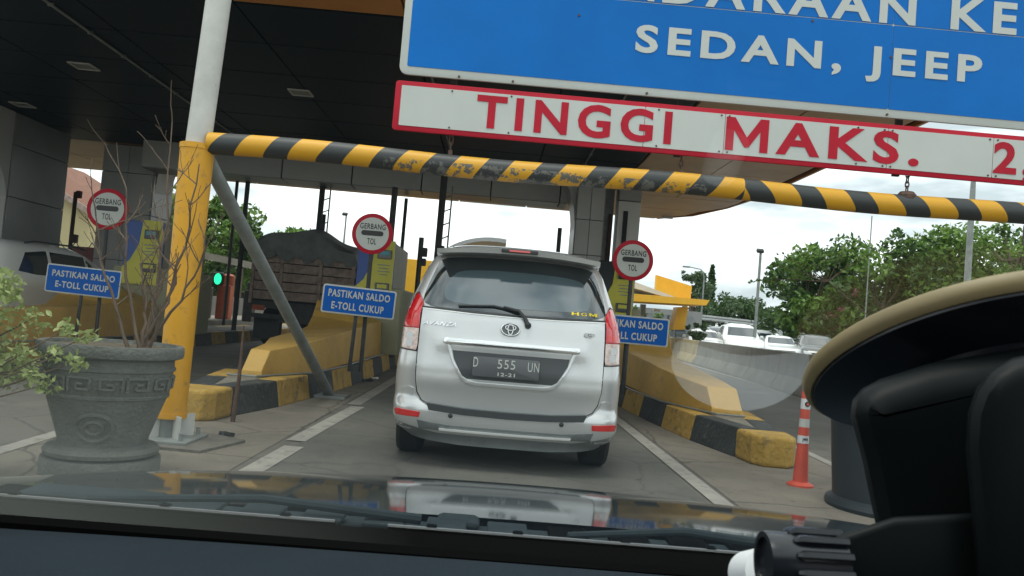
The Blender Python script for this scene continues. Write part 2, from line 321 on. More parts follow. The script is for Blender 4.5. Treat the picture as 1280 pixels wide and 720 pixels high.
def roadmat(name, c, c2, tracks=0.0, crack=0.5):
    m = bpy.data.materials.new(name); m.use_nodes = True; t = m.node_tree; n = t.nodes; l = t.links; b = n['Principled BSDF']; b.inputs['Roughness'].default_value = .85
    tcn = n.new('ShaderNodeTexCoord'); O = tcn.outputs['Object']
    def noise(sc, det=6, ro=.6):
        q = n.new('ShaderNodeTexNoise'); q.inputs['Scale'].default_value = sc; q.inputs['Detail'].default_value = det; q.inputs['Roughness'].default_value = ro; l.new(O, q.inputs['Vector']); return q.outputs['Fac']
    def ramp(v, a, b_, ca=(0, 0, 0, 1), cb=(1, 1, 1, 1)):
        q = n.new('ShaderNodeValToRGB'); q.color_ramp.elements[0].position = a; q.color_ramp.elements[1].position = b_; q.color_ramp.elements[0].color = ca; q.color_ramp.elements[1].color = cb; l.new(v, q.inputs[0]); return q.outputs[0]
    def mixc(f, a, b_, k=1.0):
        q = n.new('ShaderNodeMix'); q.data_type = 'RGBA'
        mm = n.new('ShaderNodeMath'); mm.operation = 'MULTIPLY'; mm.inputs[1].default_value = k; l.new(f, mm.inputs[0]); l.new(mm.outputs[0], q.inputs[0])
        for i, v in ((6, a), (7, b_)):
            if isinstance(v, tuple): q.inputs[i].default_value = (*v, 1)
            else: l.new(v, q.inputs[i])
        return q.outputs[2]
    col = mixc(ramp(noise(.55), .35, .65), c, c2)
    col = mixc(ramp(noise(3.2, 8, .7), .5, .66), col, tuple(x*.62 for x in c), .6)       # stains
    col = mixc(ramp(noise(1.1, 3, .5), .6, .63), col, tuple(x*1.22 for x in c2), .45)      # paler patches
    col = mixc(ramp(noise(70, 3, .8), .35, .7), col, tuple(x*1.35 for x in c2), .45)       # aggregate
    col = mixc(ramp(noise(9, 2, .5), .69, .74), col, (.03, .03, .028), .6)                # drips
    if tracks:
        sp = n.new('ShaderNodeSeparateXYZ'); l.new(O, sp.inputs[0])
        ab = n.new('ShaderNodeMath'); ab.operation = 'ABSOLUTE'; sb = n.new('ShaderNodeMath'); sb.operation = 'SUBTRACT'; sb.inputs[1].default_value = .1; l.new(sp.outputs[0], sb.inputs[0]); l.new(sb.outputs[0], ab.inputs[0])
        s2_ = n.new('ShaderNodeMath'); s2_.operation = 'SUBTRACT'; s2_.inputs[1].default_value = .72; l.new(ab.outputs[0], s2_.inputs[0]); a2 = n.new('ShaderNodeMath'); a2.operation = 'ABSOLUTE'; l.new(s2_.outputs[0], a2.inputs[0])
        col = mixc(ramp(a2.outputs[0], .05, .3, (1, 1, 1, 1), (0, 0, 0, 1)), col, tuple(x*.7 for x in c), tracks)
    v = n.new('ShaderNodeTexVoronoi'); v.feature = 'DISTANCE_TO_EDGE'; v.inputs['Scale'].default_value = .75
    wv = n.new('ShaderNodeMix'); wv.data_type = 'RGBA'; wv.inputs[0].default_value = .12
    nn_ = n.new('ShaderNodeTexNoise'); nn_.inputs['Scale'].default_value = 4; nn_.inputs['Detail'].default_value = 6; l.new(O, nn_.inputs['Vector']); l.new(O, wv.inputs[6]); l.new(nn_.outputs['Color'], wv.inputs[7]); l.new(wv.outputs[2], v.inputs['Vector'])
    cf = ramp(v.outputs['Distance'], .003, .011, (1, 1, 1, 1), (0, 0, 0, 1)); col = mixc(cf, col, (.035, .033, .03), crack)
    l.new(col, b.inputs['Base Color'])
    bp = n.new('ShaderNodeBump'); bp.inputs['Strength'].default_value = .6; bp.inputs['Distance'].default_value = .01; l.new(noise(110, 4, .7), bp.inputs['Height']); l.new(bp.outputs[0], b.inputs['Normal'])
    return m
M['asphalt'] = roadmat('asphalt', (0.105, 0.099, 0.084), (0.138, 0.128, 0.108))
M['lane'] = roadmat('lane_asphalt', (0.09, 0.089, 0.077), (0.118, 0.113, 0.096), tracks=.5, crack=.35)
M['shoulder'] = roadmat('worn_concrete_paving', (0.14, 0.124, 0.1), (0.185, 0.162, 0.13), crack=.6)

def leafmat(name, c1, c2):
    m = bpy.data.materials.new(name); m.use_nodes = True; t = m.node_tree; n = t.nodes; l = t.links; b = n['Principled BSDF']
    b.inputs['Roughness'].default_value = 0.5
    g = n.new('ShaderNodeNewGeometry'); rp = n.new('ShaderNodeValToRGB')
    rp.color_ramp.elements[0].color = (*c1, 1); rp.color_ramp.elements[1].color = (*c2, 1)
    l.new(g.outputs['Random Per Island'], rp.inputs[0]); l.new(rp.outputs[0], b.inputs['Base Color'])
    b.inputs['Transmission Weight'].default_value = 0.0
    tr = n.new('ShaderNodeBsdfTranslucent'); l.new(rp.outputs[0], tr.inputs['Color'])
    ms = n.new('ShaderNodeMixShader'); ms.inputs[0].default_value = 0.35
    l.new(b.outputs[0], ms.inputs[1]); l.new(tr.outputs[0], ms.inputs[2]); l.new(ms.outputs[0], n['Material Output'].inputs[0])
    return m
M['leaf'] = leafmat('leaves_green', (0.055, 0.12, 0.022), (0.2, 0.33, 0.06))
M['leaf_d'] = leafmat('leaves_dark', (0.03, 0.065, 0.02), (0.08, 0.15, 0.04))
M['leaf_p'] = leafmat('leaves_pale', (0.2, 0.27, 0.07), (0.42, 0.48, 0.2))
M['leaf_f'] = leafmat('leaves_far', (0.06, 0.11, 0.05), (0.14, 0.2, 0.09))
M['flower'] = leafmat('pink_flowers', (0.35, 0.1, 0.14), (0.55, 0.22, 0.25))

# ------------------------------------------------------------------ text
def text(body, parent, m, x0, x1, z0, z1, y, bold=0.0, extrude=0.002, slant=0.0, spacing=1.12, name='lettering', surf=None):
    cu = bpy.data.curves.new(name, 'FONT'); cu.body = body; cu.size = 1.0; cu.offset = bold; cu.extrude = 0.0; cu.resolution_u = 4
    cu.shear = slant; cu.space_character = spacing
    ob = bpy.data.objects.new('t', cu); COL.objects.link(ob)
    dg = bpy.context.evaluated_depsgraph_get(); me = bpy.data.meshes.new_from_object(ob.evaluated_get(dg))
    bpy.data.objects.remove(ob)
    bm = bmesh.new(); bm.from_mesh(me); bpy.data.meshes.remove(me)
    xs = [v.co.x for v in bm.verts]; ys = [v.co.y for v in bm.verts]
    ax, bx, ay, by = min(xs), max(xs), min(ys), max(ys)
    if z1 is None: z1 = z0 + (x1-x0)*(by-ay)/(bx-ax)
    if x1 is None: x1 = x0 + (z1-z0)*(bx-ax)/(by-ay)
    o0 = wl(parent)
    ex = bmesh.ops.extrude_face_region(bm, geom=list(bm.faces))
    for g in ex['geom']:
        if isinstance(g, bmesh.types.BMVert): g.co.z = 1
    for v in bm.verts:
        u = (v.co.x-ax)/(bx-ax); q = (v.co.y-ay)/(by-ay); k = v.co.z
        X_ = x0+u*(x1-x0); Z_ = z0+q*(z1-z0); v.co = Vector((X_, (surf(X_, Z_) if surf else y) - k*extrude, Z_)) - o0
    mm = bpy.data.meshes.new(name)
    for f in bm.faces: f.smooth = False
    bm.to_mesh(mm); bm.free(); mm.materials.append(m)
    return meshobj(name, mm, parent)

def letter_m(parent, m, x0, x1, z0, z1, y, th, sw=.2):
    W_, H_ = x1-x0, z1-z0; s_ = W_*sw
    P = [(0, 0), (s_, 0), (s_, H_*.62), (W_/2-s_*.25, H_*.12), (W_/2+s_*.25, H_*.12), (W_-s_, H_*.62), (W_-s_, 0), (W_, 0), (W_, H_), (W_-s_*1.05, H_), (W_/2, H_*.42), (s_*1.05, H_), (0, H_)]
    mb = MB(); mb.prism(P, th, XZ(x0, y, z0)); return mb.build('lettering', m, parent, smooth=0)

# ================================================================== SETTING
def sheet(name, poly, z, m, label=None):
    bm = bmesh.new(); vs = [bm.verts.new((x, y, z)) for x, y in poly]; bm.faces.new(vs)
    bmesh.ops.recalc_face_normals(bm, faces=bm.faces)
    if bm.faces[:][0].normal.z < 0: bmesh.ops.reverse_faces(bm, faces=bm.faces[:])
    me = bpy.data.meshes.new(name); bm.to_mesh(me); bm.free(); me.materials.append(m)
    o = meshobj(name, me); return tag(o, label, None, None, 'structure')
sheet('ground', [(-1500, -300), (1500, -300), (1500, 2500), (-1500, 2500)], 0.0, M['asphalt'])
sheet('lane_surface', [(-1.42, -6), (1.52, -6), (1.52, 60), (-1.42, 60)], 0.004, M['lane'])
sheet('left_shoulder', [(-2.9, 0), (-1.58, 0), (-1.58, 12), (-3.3, 12), (-3.3, 10)], 0.004, M['shoulder'])
sheet('right_shoulder', [(1.72, 0), (3.1, 0), (3.5, 12), (1.72, 12)], 0.004, M['shoulder'])
def road_line(x0, y0, x1, y1, wd, name='road_marking', z=0.008, ):
    d = Vector((x1-x0, y1-y0, 0)).normalized(); q = Vector((-d.y, d.x, 0))*wd/2
    return sheet(name, [(x0+q.x, y0+q.y), (x0-q.x, y0-q.y), (x1-q.x, y1-q.y), (x1+q.x, y1+q.y)], z, M['roadpaint'])
for y0, y1 in ((0.5, 3.6), (4.2, 6.15), (6.4, 8.9), (9.05, 30)): road_line(-1.47, y0, -1.42 if y0 < 6 else -1.40, y1, 0.15)
road_line(1.63, 0.5, 1.55, 30, 0.13)
road_line(-2.8, 1.0, -3.42, 12.0, 0.12)
road_line(3.05, 3.0, 3.35, 9.0, 0.1)
road_line(6.15, 8.0, 8.0, 40.0, 0.12)

# ---- kerbed islands
def kerb_run(parent, pts, inw, mats, h=0.27, blk=0.95, start=0):
    """pts polyline along the kerb face (ground); inw = +1/-1 side of the island; makes single blocks"""
    P = [Vector((x, y, 0)) for x, y in pts]
    cum = [0]
    for a, b in zip(P, P[1:]): cum.append(cum[-1] + (b-a).length)
    def pt(s):
        s = max(0, min(cum[-1], s))
        for i in range(len(P)-1):
            if s <= cum[i+1]: return P[i].lerp(P[i+1], (s-cum[i])/(cum[i+1]-cum[i])), (P[i+1]-P[i]).normalized()
        return P[-1], (P[-1]-P[-2]).normalized()
    s = 0; k = start
    while s < cum[-1]-0.1:
        L_ = blk if s < 14 else 3.0
        e = min(cum[-1], s+L_)
        a, da = pt(s+0.006); b, db = pt(e-0.006)
        na = Vector((-da.y, da.x, 0))*inw; nb = Vector((-db.y, db.x, 0))*inw
        if s > 0: na = (na + Vector((-pt(s-0.05)[1].y, pt(s-0.05)[1].x, 0))*inw).normalized()
        mb = MB(); Z = Vector((0, 0, h + random.uniform(-.004, .004)))
        mb.hexa([a, b, b+nb*0.26, a+na*0.26, a+na*0.05+Z, b+nb*0.05+Z, b+nb*0.26+Z, a+na*0.26+Z])
        mb.bevel_all(0.013)
        mb.build('kerb_block', mats[k % len(mats)], parent)
        s = e; k += 1

def island(label, side, cx, y1=34.0, tone='yk', group='toll island kerbs'):
    """side: mirror factor for the asymmetric plan; cx = centre x"""
    t = thing('toll_island', label, 'traffic island', (cx, 7.0, 0), group)
    inner = [(-0.24, 7.45), (-0.42, 8.3), (-0.55, 9.5), (-0.68, 11.0), (-0.72, 14), (-0.72, y1)]
    outer = [(0.24, 7.45), (0.45, 8.6), (0.6, 10), (0.72, 11.5), (0.75, 14), (0.75, y1)]
    f = lambda L_: [(cx + side*x, y) for x, y in L_]
    m2 = [M['paint_k'], M['paint_y']]
    kerb_run(t, f(inner), -side, m2, start=0)
    kerb_run(t, f(outer), side, m2, start=0)
    mb = MB()     # rounded yellow nose block
    pl = [(-0.24, 7.44), (-0.2, 7.1), (-0.12, 6.98), (0.12, 6.98), (0.2, 7.1), (0.24, 7.44)]
    pl = [(cx+side*x, y) for x, y in pl]
    mb.prism(pl, 0.275); mb.bevel_all(0.035, 40, 3); mb.build('kerb_nose', M['paint_y'], t)
    ins = [(-0.0, 7.45), (-0.2, 8.3), (-0.33, 9.5), (-0.44, 11), (-0.48, y1)]; outs = [(0.5, y1), (0.48, 11.5), (0.36, 10), (0.22, 8.6)]
    mb = MB(); mb.prism(f(ins) + f(outs), 0.262); mb.build('island_infill', M['islandtop'], t)
    return t
IR = island('black and yellow kerbed toll island to the right of the silver car', 1, 2.58)
IL = island('black and yellow kerbed toll island to the left of the silver car', -1, -2.55)
I3 = island('kerbed toll island farther left, behind the stone planter', -1, -6.85)
mbx = MB()
t = thing('toll_island', 'long dark kerbed island carrying the orange gate cabinet, far left lane', 'traffic island', (-8.9, 20, 0), 'toll island kerbs')
kerb_run(t, [(-8.1, 20), (-8.4, 46)], 1, [M['kerb_g']], h=0.36, blk=3)
mb = MB(); mb.box((-9.5, 33, 0.17), (1.8, 26, 0.34)); mb.build('island_infill', M['islandtop'], t)

def wedge(label, side, cx):
    """yellow concrete crash wedge that rises towards the booth"""
    t = thing('crash_wedge', label, 'crash barrier', (cx, 8.7, 0.27), 'yellow crash wedges in front of the booths')
    mb = MB()
    # (y, xin_bottom, xin_top, xout_top, xout_bottom, z_top_in, z_top_out)
    no = .19 if side > 0 else .07
    S = [(8.62, -.15, -.14, no, no+.01, .33, .33), (8.78, -.19, -.17, no-.03, no+.02, .55, .55), (9.4, -.40, -.36, no, no+.08, .61, .59), (10.2, -.46, -.42, .24, .34, .66, .62),
         (11.2, -.49, -.45, .3, .42, .71, .65), (12.2, -.51, -.47, .36, .5, .76, .68), (13.0, -.52, -.48, .42, .54, .80, .73), (13.35, -.52, -.48, .43, .55, .82, .9), (13.6, -.52, -.48, .43, .55, .84, 1.16), (14.95, -.53, -.49, .43, .55, .87, 1.2)]
    rings = []
    for y, a, b, c, d, z1, z2 in S:
        zz = 0.262
        rings.append([mb.bm.verts.new((cx+side*x, y + (0.0 if z < .3 else 0), z)) for x, z in ((a, zz), (b, z1), (c, z2), (d, zz))])
    for p, q in zip(rings, rings[1:]):
        for k in range(4): mb.bm.faces.new((p[k], p[(k+1) % 4], q[(k+1) % 4], q[k]))
    mb.bm.faces.new(rings[0][::-1]); mb.bm.faces.new(rings[-1])
    mb.bevel_all(0.01, 25); mb.build('wedge_body', M['wedge'], t, smooth=30)
    # cable lying along the foot of the wedge
    mb = MB(); xs = cx + side*(-.6)
    mb.tube([(cx+side*(.2), 8.55, .28), (cx-side*.12, 8.5, .285), (cx-side*.5, 9.5, .285), (xs, 11, .283), (xs, 15, .283)], 0.012, 6)
    mb.build('cable', M['postgrey'], t)
    return t
wedge('yellow concrete crash wedge right of the silver car, behind the hazard striped kerb', 1, 2.58)
wedge('yellow concrete crash wedge left of the silver car, behind the grey brace pipe', -1, -2.55)
w3 = wedge('yellow concrete crash wedge behind the stone planter, below the white SUV', -1, -6.75)

# ---- booths with payment panel
def booth(label, cx, side, parts):
    t = thing('toll_booth', label, 'toll booth', (cx, 15, 0.27), 'toll booths on the islands')
    mb = MB(); mb.box((cx, 16.2, 0.26+0.62), (1.05, 2.3, 1.25), bev=0.02); mb.build('lower_wall', M['booth'], t)
    mb = MB(); mb.box((cx, 16.25, 1.93), (0.66, 2.1, 0.86), bev=0.015); mb.build('upper_wall', M['boothbeige'], t)
    # front panel: blue with a slanted yellow-green field
    x0, x1, z0, z1 = cx-0.34, cx+0.34, 1.2, 2.36
    mb = MB(); mb.box(((x0+x1)/2, 15.08, (z0+z1)/2), (x1-x0, 0.16, z1-z0), bev=0.01); mb.build('cabinet_front', M['boothblue' if parts == 0 else 'screen'], t)
    s = 1
    mb = MB(); mb.prism([(-.34, 0), (.34, 0), (.34, 1.2), (-.02, 1.2), (-.06, .75), (-.2, .45), (-.34, .3)], 0.02, XZ(cx, 15.0, z0-0.02)); mb.build('yellow_panel', M['lime'], t)
    for zc in (2.12, 1.5):
        mb = MB(); mb.box((cx+0.16, 14.965, zc), (0.26, 0.04, 0.17), bev=0.008); d = mb.build('display', M['screen'], t)
        mb = MB(); mb.box((cx+0.16, 14.94, zc+0.02), (0.18, 0.012, 0.07)); mb.build('display_print', M['cyan'] if zc > 2 else M['lime'], d)
    for k, (zz, ww) in enumerate(((1.92, .3), (1.86, .22), (1.8, .28), (1.74, .18), (1.36, .26), (1.31, .2))):
        mb = MB(); mb.box((cx+0.16, 14.976, zz), (ww*.8, 0.008, 0.018)); mb.build('print_line', M['postgrey'], t)
    return t
booth('toll booth with yellow green payment panel just right of the silver car', 2.25, 1, 1)
booth('toll booth with yellow green payment panel, left of the silver car behind the round sign', -2.27, -1, 0)
booth('toll booth with blue and yellow panel at left, seen behind the planter twigs', -6.6, -1, 0)

# ---- canopy
def canopy():
    t = thing('toll_canopy', 'huge dark toll plaza canopy with brown rim overhead', 'canopy', (0, 16, 4.6))
    Z = 4.6; X0, X1 = -22.0, 6.1; Y0, Y1 = 8.2, 24.6
    # slab above the panels, right corner rounded
    pl = [(X0, Y0), (X1+.15, Y0), (X1+.15, 19.5), (X1-.05, 21.5), (X1-.5, 23.4), (X1-1.3, Y1), (X0, Y1)]
    mb = MB(); mb.prism(pl, 0.9, Matrix.Translation((0, 0, Z+0.07))); mb.build('roof_slab', M['joint'], t)
    mb = MB()
    op = [(X0, Y0), (X1+.15, Y0), (X1+.15, 19.5), (X1-.05, 21.5), (X1-.5, 23.4), (X1-1.3, Y1)]
    for a, b in zip(op, op[1:]):
        a = Vector((*a, 0)); b = Vector((*b, 0)); d = (b-a).normalized(); n_ = Vector((d.y, -d.x, 0))
        mb.hexa([a+Vector((0, 0, Z)), b+Vector((0, 0, Z)), b+n_*.06+Vector((0, 0, Z)), a+n_*.06+Vector((0, 0, Z)), a+Vector((0, 0, Z+1)), b+Vector((0, 0, Z+1)), b+n_*.06+Vector((0, 0, Z+1)), a+n_*.06+Vector((0, 0, Z+1))])
    mb.build('fascia', M['orange'], t)
    cache = {}
    def panel(x0, x1, y0, y1, m, nm='soffit_panel'):
        key = (round(x1-x0, 3), round(y1-y0, 3), m.name)
        c = ((x0+x1)/2, (y0+y1)/2, Z+0.03)
        if key in cache: return meshobj(nm, cache[key], t, c)
        mb = MB(); mb.box(c, (x1-x0-0.025, y1-y0-0.025, 0.06), bev=0.008); o = mb.build(nm, m, t, loc=c); cache[key] = o.data; return o
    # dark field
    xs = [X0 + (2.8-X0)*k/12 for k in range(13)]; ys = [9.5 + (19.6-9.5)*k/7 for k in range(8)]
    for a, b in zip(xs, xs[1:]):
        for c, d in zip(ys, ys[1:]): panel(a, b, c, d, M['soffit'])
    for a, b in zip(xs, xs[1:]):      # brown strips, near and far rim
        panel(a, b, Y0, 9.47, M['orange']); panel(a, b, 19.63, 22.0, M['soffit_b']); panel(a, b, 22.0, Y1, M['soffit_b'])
    ys2 = [Y0, 9.8, 11.6, 13.4, 15.2, 17.0, 18.8, 20.4]
    for c, d in zip(ys2, ys2[1:]):
        panel(2.83, 4.45, c, d, M['soffit_b']); panel(4.45, X1, c, d, M['soffit_b'])
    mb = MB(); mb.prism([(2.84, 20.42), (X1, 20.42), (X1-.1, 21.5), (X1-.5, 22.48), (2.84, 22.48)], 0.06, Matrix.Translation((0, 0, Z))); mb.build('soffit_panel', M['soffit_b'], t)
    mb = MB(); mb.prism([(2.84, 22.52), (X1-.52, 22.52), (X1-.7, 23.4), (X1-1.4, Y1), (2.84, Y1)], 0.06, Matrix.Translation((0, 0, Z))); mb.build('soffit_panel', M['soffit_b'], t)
    # recessed lamps
    for (px, py) in ((105, 83), (376, 116), (700, 205), (225, 112)):
        g = gr(px, py, Z-0.01)
        if px == 700: g = Vector((0.3, 14.9, Z-0.01))
        if px == 225: g = Vector((-9.8, 16.2, Z-.01))
        mb = MB()
        for sx, sy, dx, dy in ((0, .17, .36, .025), (0, -.17, .36, .025), (.17, 0, .025, .32), (-.17, 0, .025, .32)):
            mb.box((g.x+sx, g.y+sy, Z-0.012), (dx, dy, 0.022))
        f = mb.build('downlight_frame', M['clad_l'], t)
        mb = MB(); mb.box((g.x, g.y, Z-0.004), (.31, .31, .006)); mb.build('downlight_cover', M['clad'], f)
    # small lamps along the far brown rim
    for px in (792, 833):
        g = gr(px, 275 if px > 800 else 268, Z); mb = MB(); mb.box((g.x-.15, 23.9, Z-0.03), (.34, .12, .06)); mb.build('rim_lamp', M['clad_l'], t)
    for k, (xx, ya_, yb_) in enumerate(((-5.9, 9.6, 18.8), (-1.2, 9.6, 18.8), (1.7, 9.6, 18.8))):
        mb = MB(); mb.tube([(xx, ya_, Z-.02), (xx, yb_, Z-.02)], .018, 6)
        for q in range(9): mb.box((xx, ya_+.5+q*1.0, Z-.02), (.07, .03, .04))
        mb.build('conduit', M['postgrey'], t)
    # cross beam with cladding panels
    yb = 18.9
    mb = MB(); mb.box((-3.5, yb+.5, 4.29), (10.0, 0.92, 0.58)); mb.build('cross_beam', M['joint'], t)
    x = -8.55
    while x < 1.4:
        x2 = min(x+1.65, 1.55)
        c = ((x+x2)/2, yb, 4.29); w_ = x2-x
        mb = MB(); mb.box(c, (w_-.03, 0.06, .62), bev=.006); mb.build('beam_panel', M['clad_m'], t, loc=c)
        c = ((x+x2)/2, yb+.46, 3.985); mb = MB(); mb.box(c, (w_-.03, 0.9, .05)); mb.build('beam_panel', M['clad'], t, loc=c)
        x = x2
    return t
canopy()

def column(label, cx, cy, wx, wy, m, arch=None, joints=(0.3, 1.4, 2.55, 3.65, 4.58)):
    t = thing('canopy_column', label, 'column', (cx, cy, 0.26), 'canopy columns')
    mb = MB(); mb.box((cx, cy, 2.4), (wx-.06, wy-.06, 4.3)); mb.build('core', M['joint'], t)
    for a, b in zip(joints, joints[1:]):
        for sx in (-1, 1):
            c = (cx+sx*wx/4, cy-wy/2, (a+b)/2); mb = MB(); mb.box(c, (wx/2-.012, .04, b-a-.015), bev=.004); mb.build('cladding_panel', m, t, loc=c)
        for sx in (-1, 1):
            c = (cx+sx*wx/2, cy, (a+b)/2); mb = MB(); mb.box(c, (.04, wy-.05, b-a-.015), bev=.004); mb.build('cladding_panel', M['clad'], t, loc=c)
    if arch:
        for sd_, w_, z0 in arch:      # quarter-arch haunch on one side
            n = 10; pl = [(0, 0)]
            for k in range(n+1):
                a = PI/2*k/n; pl.append((w_ - w_*math.cos(a), (4.57-z0)*math.sin(a) if False else (4.57-z0)*(math.sin(a))))
            pl.append((0, 4.57-z0))
            pl = [(0, 0)] + [(w_*(1-math.cos(PI/2*k/n)), (4.5-z0)*math.sin(PI/2*k/n)) for k in range(n+1)] + [(w_, 4.58-z0), (0, 4.58-z0)]
            pl = [p for i, p in enumerate(pl) if i == 0 or (abs(p[0]-pl[i-1][0])+abs(p[1]-pl[i-1][1])) > 1e-4]
            pl = [(sd_*x, y) for x, y in pl]
            if sd_ < 0: pl = pl[::-1]
            mb = MB(); mb.prism(pl, wy*.8, XZ(cx+sd_*(wx/2+.022), cy+wy*.4, z0)); mb.build('arched_haunch', m, t)
    return t
cl = column('wide grey clad column with arched haunch at the far left, behind the white SUV', -10.95, 18.0, 1.2, 2.2, M['clad_m'], joints=(.3, 1.65, 2.8, 3.9, 4.58))
mb = MB(); n = 12; pl = [(16.9 - 2.9*(1-math.cos(PI/2*k/n)), 2.6+1.75*math.sin(PI/2*k/n)) for k in range(n+1)] + [(14.0, 4.58), (16.9, 4.58)]
mb.prism(pl, 1.1, Matrix(((0, 0, 1, -11.45), (1, 0, 0, 0), (0, 1, 0, 0), (0, 0, 0, 1)))); mb.build('arched_haunch', M['clad_m'], cl)
column('grey clad column behind the left round sign and twigs', -9.2, 20.3, 1.25, 1.2, M['clad_m'], arch=[(1, .4, 3.5)], joints=(.3, 1.75, 2.9, 3.9, 4.58))
tcol = column('grey and off white clad column rising behind the silver car roof', 2.0, 18.6, 0.62, 1.2, M['clad_m'], arch=[(-1, .55, 3.3)], joints=(.3, 1.5, 2.7, 3.5, 4.58))
for a, b in ((.3, 2.0), (2.0, 3.98), (3.98, 4.58)):
    c = (2.86, 18.1, (a+b)/2); mb = MB(); mb.box(c, (.5, .5, b-a-.02), bev=.006); mb.build('cladding_panel', M['clad_l'] if b < 4.5 else M['clad'], tcol, loc=c)
mb = MB(); mb.box((2.45, 18.45, 2.4), (.22, .35, 4.3)); mb.build('service_recess', M['postgrey'], tcol)
mb = MB(); mb.tube([(2.5, 18.2, .3), (2.5, 18.2, 3.7)], .05, 8); mb.build('drain_pipe', M['rust'], tcol)
mb = MB(); mb.box((2.78, 17.84, 3.2), (.1, .03, 1.1)); mb.build('dark_slot', M['joint'], tcol)

# ================================================================== HEIGHT GANTRY
GY = 5.95
g = thing('height_limit_gantry', 'yellow sleeved pole and brace carrying the hazard striped height bar', 'height barrier', (-2.25, GY, 0))
base = gr(215, 548); px_, py_ = -2.29, GY
mb = MB(); mb.tube([(px_, py_, .03), (px_, py_, .28)], .08, 20); mb.build('pole_foot', M['postgrey'], g)
lean = 0.0
mb = MB(); mb.tube([(px_-.0, py_, .2), (px_-.0, py_, 1.3), (px_+.0, py_, 2.19)], [.106, .112, .121], 28); mb.build('yellow_sleeve', M['sleeve'], g)
mb = MB(); mb.tube([(px_, py_, .18), (px_, py_, .22)], .112, 28); mb.tube([(px_, py_, 2.16), (px_, py_, 2.2)], .126, 28); mb.build('sleeve_rim', M['sleeve'], g)
mb = MB(); mb.tube([(px_, py_, 2.15), (px_+.12, py_, 5.2)], .09, 28); mb.build('upper_pole', M['postwhite'], g)
mb = MB(); mb.box((px_-.02, py_, .03), (.46, .46, .03), bev=.006)
for sx in (-1, 1):
    for sy in (-1, 1): mb.tube([(px_-.02+sx*.17, py_+sy*.17, .03), (px_-.02+sx*.17, py_+sy*.17, .1)], .016, 8)
mb.build('base_plate', M['postgrey'], g)
for ang in range(4):
    a = PI/4 + ang*PI/2
    mb = MB(); mb.box((px_+.12*math.cos(a), py_+.13*math.sin(a), .12), (.12, .012, .17), rot=Matrix.Rotation(a, 3, 'Z')); mb.build('gusset', M['postwhite'], g)
mb = MB(); mb.prism([(px_-.42, py_-.3), (px_+.36, py_-.35), (px_+.5, py_+.2), (px_+.2, py_+.38), (px_-.42, py_+.36)], .022, Matrix.Translation((0, 0, .002))); mb.build('concrete_pad', M['kerb_g'], g)
# beam (its own frame so that the stripe texture starts at the pole)
mb = MB(); npt = 60
mb.tube([(-2.2+ k*(9.4/npt), GY-.02, 2.215 + .012*math.sin(k*.35) - .00*k) for k in range(npt+1)], .081, 24)
mb.build('striped_beam', M['stripe'], g, loc=(-2.2, GY, 2.215))
b0 = Vector((px_+.05, py_+.1, 2.1)); b1 = Vector((-1.86, 9.6, .04))
mb = MB(); mb.tube([b0, b1], .057, 16); mb.build('brace_pipe', M['postgrey'], g)
mb = MB(); mb.box((b1.x, b1.y, .02), (.42, .3, .03)); mb.build('brace_foot', M['postgrey'], g)
mb = MB(); mb.tube([(7.2, GY, 0), (7.2, GY, 5.2)], .1, 20); mb.build('far_pole', M['sleeve'], g)
mb = MB()
for z in (2.62, 3.1, 3.9): mb.tube([(-.7, GY+.16, z), (7.2, GY+.16, z)], .035, 8)
mb.build('sign_rail', M['darkpole'], g)
mb = MB()
for x in (-.45, 1.3, 3.0, 4.9): mb.box((x, GY+.11, 3.2), (.05, .03, 1.5))
mb.build('sign_bracket', M['darkpole'], g)
def chain(x, z0, z1, n, bigclamp=False):
    for k in range(n):
        zc = z1 + (z0-z1)*(k+.5)/n; hh = (z0-z1)/n*.75
        pts = [(x + (.014*math.cos(a) if k % 2 else 0), GY-.02 + (0 if k % 2 else .014*math.cos(a)), zc + hh*math.sin(a)) for a in [2*PI*i/10 for i in range(11)]]
        mb = MB(); mb.tube(pts, .005, 5, cap=False); mb.build('chain_link', M['rust'], g)
    mb = MB(); mb.lathe([(.01, .03), (.05, .025), (.07, 0), (.07, -.03)], (x, GY-.02, 2.285), 10) if bigclamp else mb.box((x, GY-.02, 2.29), (.03, .05, .06), bev=.006)
    mb.build('chain_clamp', M['rust'], g)
chain(-.42, 2.43, 2.31, 2); chain(1.31, 2.44, 2.31, 3); chain(3.03, 2.46, 2.31, 4, True)

# ---- the two overhead signs
s1 = thing('overhead_sign', 'large blue overhead sign lettered SEDAN, JEEP in white', 'road sign', (2.4, GY-.1, 2.85), 'overhead signs')
def flat(name, x0, x1, z0, z1, y, th, m, parent, r=.05, bev=.003):
    mb = MB(); mb.prism([(a, b) for a, b in rrect(x1-x0, z1-z0, r)], th, XZ((x0+x1)/2, y, (z0+z1)/2), bev=bev); return mb.build(name, m, parent)
sy = GY-.06
flat('sign_border', -.845, 6.2, 2.845, 4.32, sy, .022, M['signwhite'], s1, .06)
xj = [-.79, 2.815, 6.14]
for a, b in zip(xj, xj[1:]):
    for za, zb in ((2.905, 3.545), (3.55, 4.26)): flat('blue_panel', a+.0015, b-.0015, za+.001, zb-.001, sy-.0225, .004, M['signblue'], s1, .012, 0)
ty = sy-.029
text('SEDAN, JEEP', s1, M['signwhite'], .885, 3.505, 3.10, 3.375, ty, bold=.03, spacing=1.3)
text('DARAAN KE', s1, M['signwhite'], 1.06, 3.75, 3.555, 3.80, ty, bold=.03, spacing=1.3)
text('KEN', s1, M['signwhite'], .25, 1.0, 3.555, 3.80, ty, bold=.03, spacing=1.3); text('CIL', s1, M['signwhite'], 3.83, 4.4, 3.55, 3.805, ty, bold=.03, spacing=1.3)
